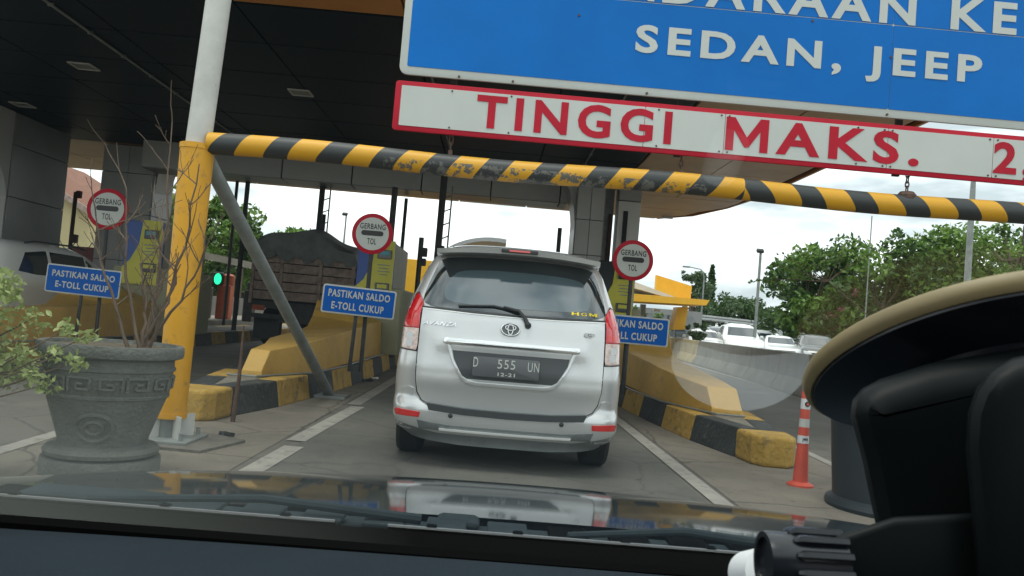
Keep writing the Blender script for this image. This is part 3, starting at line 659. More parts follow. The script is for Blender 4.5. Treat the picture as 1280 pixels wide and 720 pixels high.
for x, z in ((.0, 2.86), (1.0, 2.862), (2.81, 2.865), (-.4, 2.86), (.45, 3.4), (2.2, 3.52), (2.81, 3.3)):
    mb = MB(); mb.tube([(x, ty+.012, z), (x, ty-.004, z)], .009, 8); mb.build('bolt_head', M['rust'], s1)
s2 = thing('overhead_sign', 'long white sign with red border lettered TINGGI MAKS. 2,10 M', 'road sign', (2.4, GY-.1, 2.43), 'overhead signs')
flat('sign_border', -.86, 6.2, 2.425, 2.795, sy, .022, M['signred'], s2, .025)
xj = [-.815, 1.0, 1.6, 2.83, 3.63, 4.8, 6.15]
for a, b in zip(xj, xj[1:]): flat('white_panel', a+.002, b-.002, 2.462, 2.76, sy-.0225, .004, M['signwhite'], s2, .006, 0)
text('TINGGI', s2, M['signred'], -.25, 1.205, 2.492, 2.742, ty, bold=.03, spacing=1.3)
letter_m(s2, M['signred'], 1.61, 1.93, 2.492, 2.742, ty, .002, .19); text('AKS.', s2, M['signred'], 1.99, 3.07, 2.492, 2.742, ty, bold=.03, spacing=1.3)
text('2', s2, M['signred'], 3.635, 3.81, 2.497, 2.737, ty, bold=.03, spacing=1.3); text(',10 M', s2, M['signred'], 3.86, 4.8, 2.45, 2.737, ty, bold=.03, spacing=1.3)
for x in (-.44, .0, 1.1, 1.57, 1.63, 2.6, 2.8, 2.86, 3.6, 3.66):
    for z in (2.475, 2.747):
        mb = MB(); mb.tube([(x, ty+.012, z), (x, ty-.003, z)], .007, 8); mb.build('bolt_head', M['rust'], s2)

# ---- small blue reminder signs and round gate signs
def small_sign(label, x, y, z, w_=.95, h=.37, post=True, tilt=0):
    t = thing('reminder_sign', label, 'sign', (x, y, z), 'small blue e-toll reminder signs')
    flat('sign_border', x-w_/2, x+w_/2, z-h/2, z+h/2, y, .015, M['signwhite'], t, .03)
    flat('blue_face', x-w_/2+.02, x+w_/2-.02, z-h/2+.02, z+h/2-.02, y-.0155, .003, M['signblue_d'], t, .02, 0)
    text('PASTIKAN SALDO', t, M['signwhite'], x-w_*.42, x+w_*.42, z+.03, z+.127, y-.02, bold=.03, spacing=1.15)
    text('E-TOLL CUKUP', t, M['signwhite'], x-w_*.36, x+w_*.35, z-.127, z-.03, y-.02, bold=.03, spacing=1.15)
    mb = MB(); mb.tube([(x-.02, y+.03, .26), (x-.02, y+.03, z+h*.3)], .025, 8); mb.build('post', M['darkpole'], t)
    for v in t.children: pass
    t.rotation_euler = (0, R(tilt), 0)
    return t
small_sign('small blue sign lettered PASTIKAN SALDO E-TOLL CUKUP, beside the left tail lamp', -1.745, 10.4, 1.17, tilt=1.8)
small_sign('small blue reminder sign partly hidden by the silver car, right side', 1.80, 10.4, 1.1, w_=1.0, tilt=.5)
small_sign('small blue reminder sign behind the bare twigs, below the white SUV window', -6.09, 12., 1.14, w_=1.1, h=.42, tilt=1.8)
def round_sign(label, x, y, z, r=.27):
    t = thing('gate_sign', label, 'sign', (x, y, z), 'round red rimmed gate signs')
    mb = MB(); mb.prism(ngon(r, 48), .015, XZ(x, y, z), bev=.003); mb.build('red_rim', M['signred'], t)
    mb = MB(); mb.prism(ngon(r*.8, 48), .004, XZ(x, y-.0155, z)); mb.build('white_face', M['signwhite'], t)
    mb = MB(); mb.prism(rrect(r*1.08, r*.25, r*.12), .004, XZ(x, y-.0195, z+r*.03)); mb.build('black_bar', M['black'], t)
    text('GERBANG', t, M['black'], x-r*.62, x+r*.62, z+r*.22, z+r*.50, y-.0195, bold=.018)
    text('TOL', t, M['black'], x-r*.22, x+r*.22, z-r*.52, z-r*.22, y-.0195, bold=.018)
    mb = MB(); mb.tube([(x, y+.03, .26), (x, y+.03, z+r*.6)], .028, 8); mb.build('post', M['darkpole'], t)
    return t
round_sign('round GERBANG TOL sign left of the silver car', -1.672, 10.55, 2.075)
round_sign('round GERBANG TOL sign right of the silver car', 1.787, 10.55, 2.02)
round_sign('round GERBANG TOL sign farthest left, above the white SUV', -5.918, 12.15, 2.254, .31)

# ================================================================== VEHICLES
class CarShape:
    def __init__(s, W, Yr, Yf, L_, n=4.2, D=.45, b=.06, nf=3.2, Df=.6):
        s.W, s.Yr, s.Yf, s.n, s.D, s.b, s.nf, s.Df = W, Yr, Yf, n, D, b, nf, Df
    @staticmethod
    def ip(T, z):
        if z <= T[0][0]: return T[0][1]
        for (a, x), (b, y) in zip(T, T[1:]):
            if z <= b:
                k = (z-a)/(b-a); return x + (y-x)*k
        return T[-1][1]
    def w(s, z): return s.ip(s.W, z)
    def rear(s, x, z):
        W = s.w(z); u = min(1, abs(x)/max(W, 1e-3)); return s.ip(s.Yr, z) + s.b*u*u + s.D*(1-(max(0, 1-u**s.n))**(1/s.n))
    def front(s, x, z):
        W = s.w(z); u = min(1, abs(x)/max(W, 1e-3)); return s.ip(s.Yf, z) - s.b*u*u - s.Df*(1-(max(0, 1-u**s.nf))**(1/s.nf))
    def side(s, y, z):   # x of the body side at depth y
        W = s.w(z); lo, hi = 0, W
        for _ in range(18):
            m = (lo+hi)/2
            if s.rear(m, z) < y < s.front(m, z): lo = m
            else: hi = m
        return lo
    def shell(s, zs, m, parent, nr=34, ns=14, name='body'):
        bm = bmesh.new(); rings = []
        us = [math.sin(PI/2*(-1+2*k/nr)) for k in range(nr+1)]
        for z in zs:
            W = s.w(z); rg = []
            for u in us: rg.append((u*W, s.rear(u*W, z)))
            a = s.rear(W, z); f = s.front(W, z)
            if f < a+.02: f = a+.02
            for k in range(1, ns): rg.append((W, a+(f-a)*k/ns))
            for u in us[::-1]: rg.append((u*W, max(s.front(u*W, z), s.rear(u*W, z)+.02)))
            for k in range(1, ns): rg.append((-W, f+(a-f)*k/ns))
            rings.append([bm.verts.new((x, y, z)) for x, y in rg])
        for p, q in zip(rings, rings[1:]):
            n = len(p)
            for k in range(n): bm.faces.new((p[k], p[(k+1) % n], q[(k+1) % n], q[k]))
        bm.faces.new(rings[0][::-1]); bm.faces.new(rings[-1])
        bmesh.ops.recalc_face_normals(bm, faces=bm.faces)
        me = bpy.data.meshes.new(name); bm.to_mesh(me); bm.free(); me.materials.append(m)
        me.polygons.foreach_set('use_smooth', [True]*len(me.polygons)); me.set_sharp_from_angle(angle=R(50))
        return meshobj(name, me, parent)
    def rpanel(s, name, poly, m, parent, off=.006, th=.02, step=.04, where='rear', bev=0, bulge=None):
        """curved panel laid on the rear / front / side of the shell"""
        bm = bmesh.new(); vs = [bm.verts.new((x, 0, z)) for x, z in poly]; f = bm.faces.new(vs)
        xs = [p[0] for p in poly]; zs = [p[1] for p in poly]
        for ax, lo, hi in ((0, min(xs), max(xs)), (2, min(zs), max(zs))):
            k = math.floor(lo/step)+1
            while k*step < hi-1e-4:
                co = [0, 0, 0]; co[ax] = k*step; no = [0, 0, 0]; no[ax] = 1
                bmesh.ops.bisect_plane(bm, geom=bm.verts[:]+bm.edges[:]+bm.faces[:], dist=1e-5, plane_co=co, plane_no=no); k += 1
        ex = bmesh.ops.extrude_face_region(bm, geom=bm.faces[:])
        out = {g for g in ex['geom'] if isinstance(g, bmesh.types.BMVert)}
        for v in bm.verts:
            o_ = off if v in out else off-th
            if bulge and v in out: o_ += bulge(v.co.x, v.co.z)
            if where == 'rear': v.co.y = s.rear(v.co.x, v.co.z) - o_
            elif where == 'front': v.co.y = s.front(v.co.x, v.co.z) + o_
            else:
                sg = 1 if where == 'right' else -1
                y = v.co.x; z = v.co.z; v.co.y = y; v.co.x = sg*(s.side(y, z) + o_)
        bmesh.ops.recalc_face_normals(bm, faces=bm.faces)
        if bev:
            es = [e for e in bm.edges if len(e.link_faces) == 2 and e.calc_face_angle(0) > R(50)]
            bmesh.ops.bevel(bm, geom=es, offset=bev, segments=2, profile=.5, affect='EDGES')
        me = bpy.data.meshes.new(name); bm.to_mesh(me); bm.free(); me.materials.append(m)
        me.polygons.foreach_set('use_smooth', [True]*len(me.polygons)); me.set_sharp_from_angle(angle=R(38))
        return meshobj(name, me, parent)

def smooth_poly(pts, it=2):
    """Chaikin corner rounding"""
    for _ in range(it):
        q = []
        for a, b in zip(pts, pts[1:]+pts[:1]):
            q.append((a[0]*.78+b[0]*.22, a[1]*.78+b[1]*.22)); q.append((a[0]*.22+b[0]*.78, a[1]*.22+b[1]*.78))
        pts = q
    return pts
def wheel(parent, x, y, r=.31, w_=.19, sg=1, cover=None):
    mb = MB(); Mx = Matrix.Rotation(PI/2, 3, 'Y')
    prof = [(r*.62, -w_/2), (r*.93, -w_/2), (r, -w_/2+.03), (r, w_/2-.03), (r*.93, w_/2), (r*.62, w_/2)]
    mb.lathe(prof, (x, y, r), 28, Mx); o = mb.build('wheel', M['rubber'], parent)
    mb = MB(); mb.lathe([(r*.6, sg*w_/2*.7), (r*.62, sg*(w_/2+.004)), (r*.5, sg*(w_/2-.02)), (r*.1, sg*(w_/2-.005))], (x, y, r), 20, Mx); mb.build('rim', M['chrome'], o)
    return o

def hero():
    # local: x lateral, y forward from the rear bumper, z up
    t = thing('mpv_car', 'silver people carrier with plate D 555 UN stopped in the toll lane', 'car')
    W = [(.2, .70), (.26, .785), (.34, .815), (.45, .818), (.6, .822), (.72, .818), (.83, .808), (1.0, .800), (1.1, .788), (1.2, .757), (1.3, .722), (1.4, .690), (1.48, .662), (1.53, .635), (1.57, .60), (1.605, .53), (1.63, .42), (1.645, .28)]
    Yr = [(.2, .16), (.28, .1), (.34, .085), (.5, .07), (.66, .05), (.72, .045), (.8, .055), (.9, .065), (1.0, .075), (1.1, .095), (1.17, .125), (1.3, .185), (1.45, .26), (1.55, .32), (1.6, .39), (1.63, .5), (1.645, .75)]
    Yf = [(.2, 4.0), (.3, 4.08), (.5, 4.1), (.75, 4.08), (.9, 3.98), (.97, 3.7), (1.02, 3.2), (1.08, 2.95), (1.55, 2.25), (1.61, 2.05), (1.645, 1.6)]
    cs = CarShape(W, Yr, Yf, 4.1, D=.36)
    zs = [.2, .26, .34, .45, .55, .62, .68, .72, .78, .84, .9, .95, 1.0, 1.05, 1.1, 1.15, 1.2, 1.25, 1.3, 1.36, 1.42, 1.48, 1.53, 1.57, 1.605, 1.63, 1.645]
    body = cs.shell(zs, M['silver'], t)
    # rear glass
    gl = smooth_poly([(-.665, 1.155), (-.3, 1.142), (0, 1.138), (.3, 1.142), (.665, 1.155), (.648, 1.28), (.60, 1.43), (.565, 1.53), (.3, 1.548), (0, 1.553), (-.3, 1.548), (-.565, 1.53), (-.60, 1.43), (-.648, 1.28)], 2)
    gg = cs.rpanel('rear_window', gl, M['glass_d'], t, off=.006, th=.03, step=.035)
    ig = smooth_poly([(-.47, 1.18), (.50, 1.185), (.55, 1.26), (.53, 1.36), (.44, 1.455), (-.40, 1.455), (-.49, 1.36), (-.52, 1.26)], 3)
    cs.rpanel('paler_glass_patch', ig, M['glass_in'], gg, off=.0075, th=.002, step=.035)  # paler blue-grey patch in the middle of the rear window
    # tailgate skin
    def ridge(x, z):   # crease above the plate recess and shoulders
        e = .012*math.exp(-((z-.9)/.06)**2) * (1 if abs(x) < .5 else math.exp(-((abs(x)-.5)/.05)**2))
        e += .010*math.exp(-((z-.62)/.05)**2)
        return e
    gate = [(-.652, 1.138), (-.655, 1.0), (-.657, .80), (-.653, .62), (-.635, .53), (-.60, .475), (-.55, .452), (-.3, .44), (0, .437), (.3, .44), (.55, .452), (.60, .475), (.635, .53), (.653, .62), (.657, .8), (.655, 1.0), (.652, 1.138), (.3, 1.124), (0, 1.12), (-.3, 1.124)]
    mp_ = MB(); mp_ = None
    seam = [(x*1.012, z - (.006 if z < .6 else 0)) for x, z in gate]
    cs.rpanel('tailgate_gap', seam, M['plastic'], t, off=.002, th=.01, step=.05)
    tg = cs.rpanel('tailgate', gate, M['silver'], t, off=.012, th=.03, step=.03, bulge=ridge)
    cs.rpanel('window_trim', [(-.655, 1.140), (-.3, 1.127), (0, 1.123), (.3, 1.127), (.655, 1.140), (.66, 1.152), (.3, 1.139), (0, 1.135), (-.3, 1.139), (-.66, 1.152)], M['plastic'], t, off=.01, th=.02, step=.05)
    cs.rpanel('window_edge_highlight', [(-.655, 1.131), (-.3, 1.118), (0, 1.114), (.3, 1.118), (.655, 1.131), (.655, 1.137), (.3, 1.124), (0, 1.12), (-.3, 1.124), (-.655, 1.137)], M['carwhite'], t, off=.0165, th=.01, step=.05)  # white strip painting in the highlight along the tailgate's top edge
    # spoiler: closed loft
    mb = MB(); n = 36; rings = []
    for k in range(n+1):
        u = -1 + 2*k/n; x = .588*u; e = 1-abs(u)**6
        zt = 1.60 + .045*e - .02*u*u*1 ; ze = 1.535 + .028*(1-u*u) ; yb = .09 + .10*abs(u)**3
        pts = [(yb+.30, zt-.02+.03*e*0), (yb+.20, zt-.002), (yb+.07, zt-.02), (yb, ze+.045), (yb+.012, ze+.012), (yb+.10, ze+.0), (yb+.30, ze+.012)]
        rings.append([mb.bm.verts.new((x, y, z)) for y, z in pts])
    for p, q in zip(rings, rings[1:]):
        for k in range(7): mb.bm.faces.new((p[k], p[(k+1) % 7], q[(k+1) % 7], q[k]))
    mb.bm.faces.new(rings[0][::-1]); mb.bm.faces.new(rings[-1])
    sp = mb.build('roof_spoiler', M['silver'], t, smooth=50)
    mb = MB(); mb.box((0.0, .088, 1.597), (.26, .03, .026), bev=.006); sl = mb.build('stop_lamp', M['plastic'], sp)
    mb = MB(); mb.box((0.0, .074, 1.597), (.15, .012, .016), bev=.003); mb.build('stop_lamp_lens', M['lampred'], sl)
    # tail lamps
    for sg in (-1, 1):
        red = [(.664, .985), (.664, 1.09), (.655, 1.175), (.664, 1.20), (.700, 1.248), (.722, 1.235), (.755, 1.15), (.782, 1.06), (.796, .985)]
        clr = [(.664, .985), (.796, .985), (.797, .90), (.792, .832), (.672, .824), (.664, .86)]
        f = lambda P: [(sg*x, z) for x, z in (P if sg > 0 else P[::-1])]
        rim = [(.655, .815), (.655, 1.185), (.70, 1.258), (.728, 1.243), (.765, 1.15), (.792, 1.06), (.803, .985), (.806, .90), (.8, .822)]
        hs = cs.rpanel('tail_lamp', f(rim), M['plastic'], t, off=.008, th=.03, step=.025)
        cs.rpanel('red_lens', f(red), M['lampred'], hs, off=.02, th=.02, step=.02, bev=.003)
        cs.rpanel('clear_lens', f(clr), M['lampclear'], hs, off=.02, th=.02, step=.02, bev=.003)
        for zc in (.93, .875):
            mb = MB(); yy = cs.rear(.72, zc)-.024
            mb.lathe([(.0, 0), (.025, .002), (.028, .006)], (sg*.72, yy, zc), 16, Matrix.Rotation(PI/2, 3, 'X')); mb.build('lamp_bulb_ring', M['headlamp'], hs)
        cs.rpanel('lens_band', f([(.672, 1.0), (.672, 1.045), (.778, 1.045), (.788, 1.0)]), M['reflector'], hs, off=.023, th=.004, step=.03)
    # plate recess, garnish, plate
    rec = cs.rpanel('plate_recess', [(-.425, .905), (-.395, .79), (-.33, .67), (-.29, .642), (-.24, .632), (.24, .632), (.29, .642), (.33, .67), (.395, .79), (.425, .905)], M['recess'], t, off=.018, th=.008, step=.03)
    # silver lip round the recess
    lip = [(-.46, .90), (-.41, .77), (-.345, .655), (-.30, .622), (-.24, .61), (.24, .61), (.30, .622), (.345, .655), (.41, .77), (.46, .90), (.432, .90), (.395, .785), (.33, .675), (.285, .648), (.23, .638), (-.23, .638), (-.285, .648), (-.33, .675), (-.395, .785), (-.432, .90)]
    cs.rpanel('recess_lip', lip, M['silver'], t, off=.036, th=.03, step=.03, bev=.004)
    cs.rpanel('chrome_garnish', [(-.475, .938), (-.482, .905), (-.465, .892), (.465, .892), (.482, .905), (.475, .938)], M['chrome'], t, off=.05, th=.04, step=.04, bev=.006)
    yp = cs.rear(0, .75)-.032
    mb = MB(); mb.prism(rrect(.462, .142, .012), .012, XZ(-.03, yp, .752), bev=.002); pl = mb.build('number_plate', M['plate'], t)
    px0 = -.03
    text('D', pl, M['signwhite'], px0-.228, px0-.195, .748, .815, yp-.0125, bold=.0)
    text('555', pl, M['signwhite'], px0-.06, px0+.062, .748, .812, yp-.0125, bold=.0)
    text('UN', pl, M['signwhite'], px0+.15, px0+.228, .742, .808, yp-.0125, bold=.0)
    text('12-21', pl, M['signwhite'], px0-.055, px0+.065, .695, .720, yp-.0125, bold=.02)
    # emblem: three ellipses
    ye = cs.rear(0, 1.03)-.03
    def ring(cx, cz, a, b, r, name='emblem_ring', rot=0):
        pts = [(cx + a*math.cos(k*2*PI/32), ye - .003, cz + b*math.sin(k*2*PI/32)) for k in range(33)]
        mb = MB(); mb.tube(pts, r, 8, cap=False); return mb.build(name, M['chrome'], eb)
    mb = MB(); mb.prism(ngon(.06, 32, .7), .006, XZ(-.02, ye+.012, 1.03)); eb = mb.build('emblem', M['silver_d'], t)
    ring(-.02, 1.03, .064, .044, .0062); ring(-.02, 1.042, .036, .019, .0055); ring(-.02, 1.03, .018, .038, .0055)
    ya = cs.rear(.52, 1.03)-.026
    text('AVANZA', t, M['chrome'], -.64, -.40, 1.018, 1.046, 0, bold=.01, extrude=.006, slant=.35, surf=lambda x, z: cs.rear(x, z)-.013)
    mb = MB(); mb.prism(rrect(.075, .03, .012), .006, XZ(.54, ya+.006, 1.035)); bd = mb.build('trim_badge', M['chrome'], t)
    text('G', bd, M['plastic'], .527, .553, 1.025, 1.045, ya-.0005)
    yh = cs.rear(.5, 1.18)
    sf = lambda x, z: cs.rear(x, z)-.0075
    text('H', t, M['stickery'], .405, .458, 1.172, 1.196, 0, bold=.04, surf=sf); text('G', t, M['stickery'], .475, .515, 1.172, 1.196, 0, bold=.0, surf=sf)
    letter_m(t, M['stickery'], .532, .592, 1.172, 1.196, cs.rear(.56, 1.18)-.012, .002, .27)
    # wiper
    yw = .1
    mb = MB(); mb.lathe([(.024, 0), (.022, .02), (.012, .03)], (.10, cs.rear(.1, 1.06)-.012, 1.07), 16, Matrix.Rotation(PI/2, 3, 'X'))
    mb.tube([(.10, cs.rear(.1, 1.07)-.04, 1.07), (.075, cs.rear(.1, 1.12)-.04, 1.12), (.03, cs.rear(.05, 1.17)-.04, 1.168), (-.08, cs.rear(.05, 1.19)-.035, 1.19)], [.018, .014, .011, .008], 8)
    wp = mb.build('rear_wiper', M['plastic'], t)
    mb = MB(); mb.tube([(.03+.0, cs.rear(0, 1.165)-.02, 1.163), (-.15, cs.rear(.15, 1.185)-.02, 1.19), (-.40, cs.rear(.4, 1.17)-.02, 1.172)], .008, 8); mb.build('wiper_blade', M['plastic'], wp)
    # bumper
    bp = [(-.817, .46), (-.81, .34), (-.805, .29), (-.76, .262), (-.6, .235), (.6, .235), (.76, .262), (.805, .29), (.81, .34), (.817, .46), (.8, .53), (.70, .56), (.668, .55), (.65, .50), (.60, .46), (.55, .437), (.3, .425), (0, .42), (-.3, .425), (-.55, .437), (-.60, .46), (-.65, .50), (-.668, .55), (-.70, .56), (-.8, .53)]
    def bul(x, z):
        a = max(0, min(1, (.50-z)/.09)); return .058*a*a*(3-2*a)
    bm_ = cs.rpanel('bumper', bp, M['silver'], t, off=.012, th=.05, step=.022, bulge=bul)
    cs.rpanel('loading_strip', [(-.56, .462), (-.54, .412), (-.3, .398), (0, .393), (.3, .398), (.54, .412), (.56, .462), (.3, .444), (0, .440), (-.3, .444)], M['recess'], t, off=.078, th=.07, step=.03)
    cs.rpanel('lower_valance', [(-.812, .312), (-.80, .24), (-.73, .205), (-.55, .185), (-.3, .172), (.3, .172), (.55, .185), (.73, .205), (.80, .24), (.812, .312), (.62, .275), (.47, .25), (-.47, .25), (-.62, .275)], M['silver_d'], t, off=.072, th=.09, step=.03)
    cs.rpanel('bumper_shelf', [(-.62, .335), (-.60, .27), (.60, .27), (.62, .335), (.4, .318), (-.4, .318)], M['silver_d'], t, off=.076, th=.05, step=.03, bev=.004)
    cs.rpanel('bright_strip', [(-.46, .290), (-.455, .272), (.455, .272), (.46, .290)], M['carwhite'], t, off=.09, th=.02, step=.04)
    for sg in (-1, 1):
        f = lambda P: [(sg*x, z) for x, z in (P if sg > 0 else P[::-1])]
        cs.rpanel('reflector', f([(.605, .352), (.60, .392), (.78, .398), (.796, .38), (.782, .347)]), M['reflector'], t, off=.076, th=.02, step=.03, bev=.003)
        mb = MB(); mb.lathe([(.017, 0), (.014, .01), (.005, .014)], (sg*.385, cs.rear(.385, .385)-.07, .385), 14, Matrix.Rotation(PI/2, 3, 'X')); mb.build('parking_sensor', M['plastic'], t)
        # corner crease strip above the reflector
        cs.rpanel('side_window', [(.42, 1.17), (1.25, 1.12), (3.0, 1.09), (2.4, 1.48), (1.3, 1.53), (.62, 1.5)] if sg > 0 else [(.42, 1.17), (.62, 1.5), (1.3, 1.53), (2.4, 1.48), (3.0, 1.09), (1.25, 1.12)], M['glass_d'], t, off=.005, th=.02, step=.1, where='right' if sg > 0 else 'left')
        mb = MB(); mb.box((sg*.93, 2.75, 1.08), (.18, .09, .14), bev=.03); mb.tube([(sg*.78, 2.78, 1.03), (sg*.9, 2.76, 1.05)], .02, 6); mb.build('door_mirror', M['silver'], t)
        for yy in (.72, 3.35): wheel(t, sg*.70, yy, .305, .19, sg)
    mb = MB(); mb.tube([(-.42, .18, .22), (-.42, .5, .22)], .03, 10); mb.build('exhaust_pipe', M['postgrey'], t)
    mb = MB(); mb.box((0, 2.1, .24), (1.3, 3.4, .14)); mb.build('underbody', M['plastic'], t)
    cs.rpanel('windscreen', [(-.60, 1.1), (.60, 1.1), (.52, 1.52), (-.52, 1.52)], M['glass_d'], t, off=.01, th=.01, step=.08, where='front')
    # wheel arches cut out of the shell
    mb = MB()
    for yy in (.72, 3.35): mb.lathe([(.37, -1.2), (.37, 1.2)], (0, yy, .30), 28, Matrix.Rotation(PI/2, 3, 'Y'))
    cutter = mb.build('arch_cutter', M['plastic'], None, smooth=0)
    md = body.modifiers.new('arches', 'BOOLEAN'); md.operation = 'DIFFERENCE'; md.object = cutter; md.solver = 'EXACT'
    dg = bpy.context.evaluated_depsgraph_get(); me2 = bpy.data.meshes.new_from_object(body.evaluated_get(dg)); body.modifiers.clear(); body.data = me2
    bpy.data.objects.remove(cutter)
    mb = MB(); mb.box((0, 2.25, .42), (1.2, 3.3, .34)); mb.build('inner_arch', M['plastic'], t)
    t.location = (.155, 5.70, 0); t.scale = (1.03, 1, 1)
    return t
hero()

def bgcar(name, label, loc, rz, paint, kind='suv', group=None, roofz=1.7, cat='car'):
    t = thing(name, label, cat, (0, 0, 0), group)
    k = roofz/1.645
    if kind == 'sedan':
        W = [(.2, .74), (.3, .83), (.6, .85), (.8, .84), (.9, .8), (1.0, .74), (1.25, .64), (1.38, .56), (1.43, .4)]
        Yr = [(.2, .1), (.4, 0), (.8, .02), (.92, .12), (.98, .6), (1.3, 1.15), (1.38, 1.4), (1.43, 1.7)]
        Yf = [(.2, 4.35), (.5, 4.4), (.7, 4.35), (.85, 4.1), (.95, 3.3), (1.0, 3.0), (1.36, 2.35), (1.43, 2.1)]
        zs = [.2, .3, .45, .6, .7, .8, .87, .92, .98, 1.05, 1.12, 1.2, 1.28, 1.36, 1.4, 1.43]; zb, zt = 1.0, 1.34
    else:
        W = [(.22, .75), (.32, .86), (.6, .88), (.9, .87), (1.05, .84), (1.15, .79), (1.35, .73), (1.52, .66), (1.6, .55), (1.64, .35)]
        Yr = [(.2, .12), (.4, .02), (.8, 0), (1.05, .06), (1.2, .12), (1.5, .3), (1.6, .42), (1.64, .7)]
        Yf = [(.2, 4.3), (.5, 4.36), (.8, 4.3), (1.0, 4.0), (1.06, 3.3), (1.12, 3.05), (1.5, 2.4), (1.6, 2.1), (1.64, 1.6)]
        zs = [.22, .32, .45, .6, .75, .9, 1.0, 1.06, 1.12, 1.2, 1.3, 1.4, 1.48, 1.54, 1.6, 1.64]; zb, zt = 1.12, 1.5
        W = [(z*k if z > .6 else z, x) for z, x in W]; Yr = [(z*k if z > .6 else z, x) for z, x in Yr]; Yf = [(z*k if z > .6 else z, x) for z, x in Yf]; zs = [z*k if z > .6 else z for z in zs]; zb *= k; zt *= k
    cs = CarShape(W, Yr, Yf, 4.4, n=4, D=.4, nf=4, Df=.4)
    cs.shell(zs, paint, t, nr=18, ns=8)
    sh = {'suv': (.45, 3.0), 'sedan': (.95, 2.95)}[kind]
    for sg, nm in ((1, 'right'), (-1, 'left')):
        a, b = sh
        P = [(a+.15, zb+.02), (a+.5, zb-.02), (b-.42, zb-.02), (b-.92, zt-.02), (a+.75, zt), (a+.35, zt-.06)]
        gw = cs.rpanel('side_window', P if sg > 0 else P[::-1], M['glass_d'], t, off=.006, th=.02, step=.15, where=nm)
        for yy in (1.25, 2.1):
            cs.rpanel('door_pillar', [(yy, zb), (yy+.06, zb), (yy+.06, zt), (yy, zt)] if sg > 0 else [(yy, zb), (yy, zt), (yy+.06, zt), (yy+.06, zb)], paint, gw, off=.012, th=.01, step=.2, where=nm)
        wheel(t, sg*.74, .82, .33, .2, sg); wheel(t, sg*.74, 3.5, .33, .2, sg)
        f = lambda P: [(sg*x, z) for x, z in (P if sg > 0 else P[::-1])]
        cs.rpanel('tail_lamp', f([(.52, .88), (.52, 1.0), (.78, 1.04), (.82, .92)]), M['lampred'], t, off=.012, th=.02, step=.06)
        cs.rpanel('headlamp', f([(.48, .66), (.5, .78), (.80, .84), (.8, .72)]), M['headlamp'], t, off=.012, th=.02, step=.06, where='front')
        mb = MB(); mb.box((sg*.93, b-.62, zb+.03), (.16, .1, .13), bev=.03); mb.build('door_mirror', paint, t)
    cs.rpanel('rear_window', [(-.6, zb+.05), (.6, zb+.05), (.5, zt), (-.5, zt)], M['glass_d'], t, off=.008, th=.02, step=.1)
    cs.rpanel('windscreen', [(-.62, zb+.02), (.62, zb+.02), (.54, zt-.02), (-.54, zt-.02)], M['glass_d'], t, off=.008, th=.02, step=.1, where='front')
    cs.rpanel('grille', [(-.42, .62), (-.45, .76), (.45, .76), (.42, .62)], M['plastic'], t, off=.01, th=.02, step=.1, where='front')
    cs.rpanel('lower_grille', [(-.6, .3), (-.6, .48), (.6, .48), (.6, .3)], M['plastic'], t, off=.008, th=.02, step=.1, where='front')
    mb = MB(); mb.prism(rrect(.45, .13, .01), .01, XZ(0, cs.rear(0, .7)-.012, .72)); mb.build('number_plate', M['plate'], t)
    mb = MB(); mb.prism(rrect(.45, .13, .01), .01, Matrix.Translation((0, cs.front(0, .55)+.02, .55)) @ Matrix.Rotation(PI, 4, 'Z') @ Matrix(((1, 0, 0, 0), (0, 0, -1, 0), (0, 1, 0, 0), (0, 0, 0, 1)))); mb.build('number_plate', M['plate'], t)
    if kind == 'suv':
        for sg in (-1, 1):
            mb = MB(); mb.tube([(sg*.56, .9, 1.60*k), (sg*.57, 1.1, 1.645*k), (sg*.57, 2.0, 1.65*k), (sg*.56, 2.3, 1.61*k)], .018, 6); mb.build('roof_rail', M['cargrey'], t)
    t.location = loc; t.rotation_euler = (0, 0, rz); return t
suv_ = bgcar('suv_car', 'white SUV with roof rails behind the blue sign at far left', (-9.05, 13.3, .0), R(-12), M['carwhite'], roofz=1.78)
suv_.scale = (1.04, 1.1, 1.0)
# parked and queuing cars beyond the concrete barrier
cars = [((872, 432), 40, R(172), 'carwhite', 'sedan', 'white saloon nearest the yellow pillar, front row beyond the barrier'),
        ((916, 432), 38, R(170), 'carwhite', 'suv', 'white SUV facing us beyond the barrier, largest of the queue'),
        ((966, 432), 40, R(168), 'carwhite', 'sedan', 'white saloon right of the thin lamp pole, front row'),
        ((1012, 432), 39, R(166), 'cargrey', 'suv', 'dark SUV beside the tan rim of the phone mount'),
        ((852, 432), 47, R(174), 'cargrey', 'sedan', 'dark saloon partly behind the yellow pillar'),
        ((893, 432), 46.5, R(172), 'cargrey', 'suv', 'dark SUV between the first white saloon and the largest white SUV'),
        ((942, 432), 46, R(170), 'carsilver', 'suv', 'silver people carrier directly behind the thin lamp pole'),
        ((989, 432), 47, R(168), 'carsilver', 'sedan', 'silver saloon between the white saloon and the dark SUV at right'),
        ((866, 432), 55, R(174), 'carwhite', 'suv', 'white SUV in the third row near the yellow pillar'),
        ((905, 432), 56, R(172), 'carsilver', 'suv', 'silver SUV in the third row behind the largest white SUV'),
        ((955, 432), 55, R(170), 'carwhite', 'suv', 'white SUV in the third row, right of the lamp pole'),
        ((985, 432), 57, R(170), 'cargrey', 'suv', 'dark SUV in the third row, left of the box lorry'),
        ((858, 432), 68, R(175), 'carsilver', 'sedan', 'silver saloon far back by the grey green bush'),
        ((884, 432), 66, R(174), 'carwhite', 'suv', 'white SUV far back below the cypress'),
        ((926, 432), 67, R(172), 'carwhite', 'suv', 'white SUV far back below the dome shaped tree'),
        ((1000, 432), 53, R(168), 'carwhite', 'suv', 'white SUV just in front of the box lorry')]
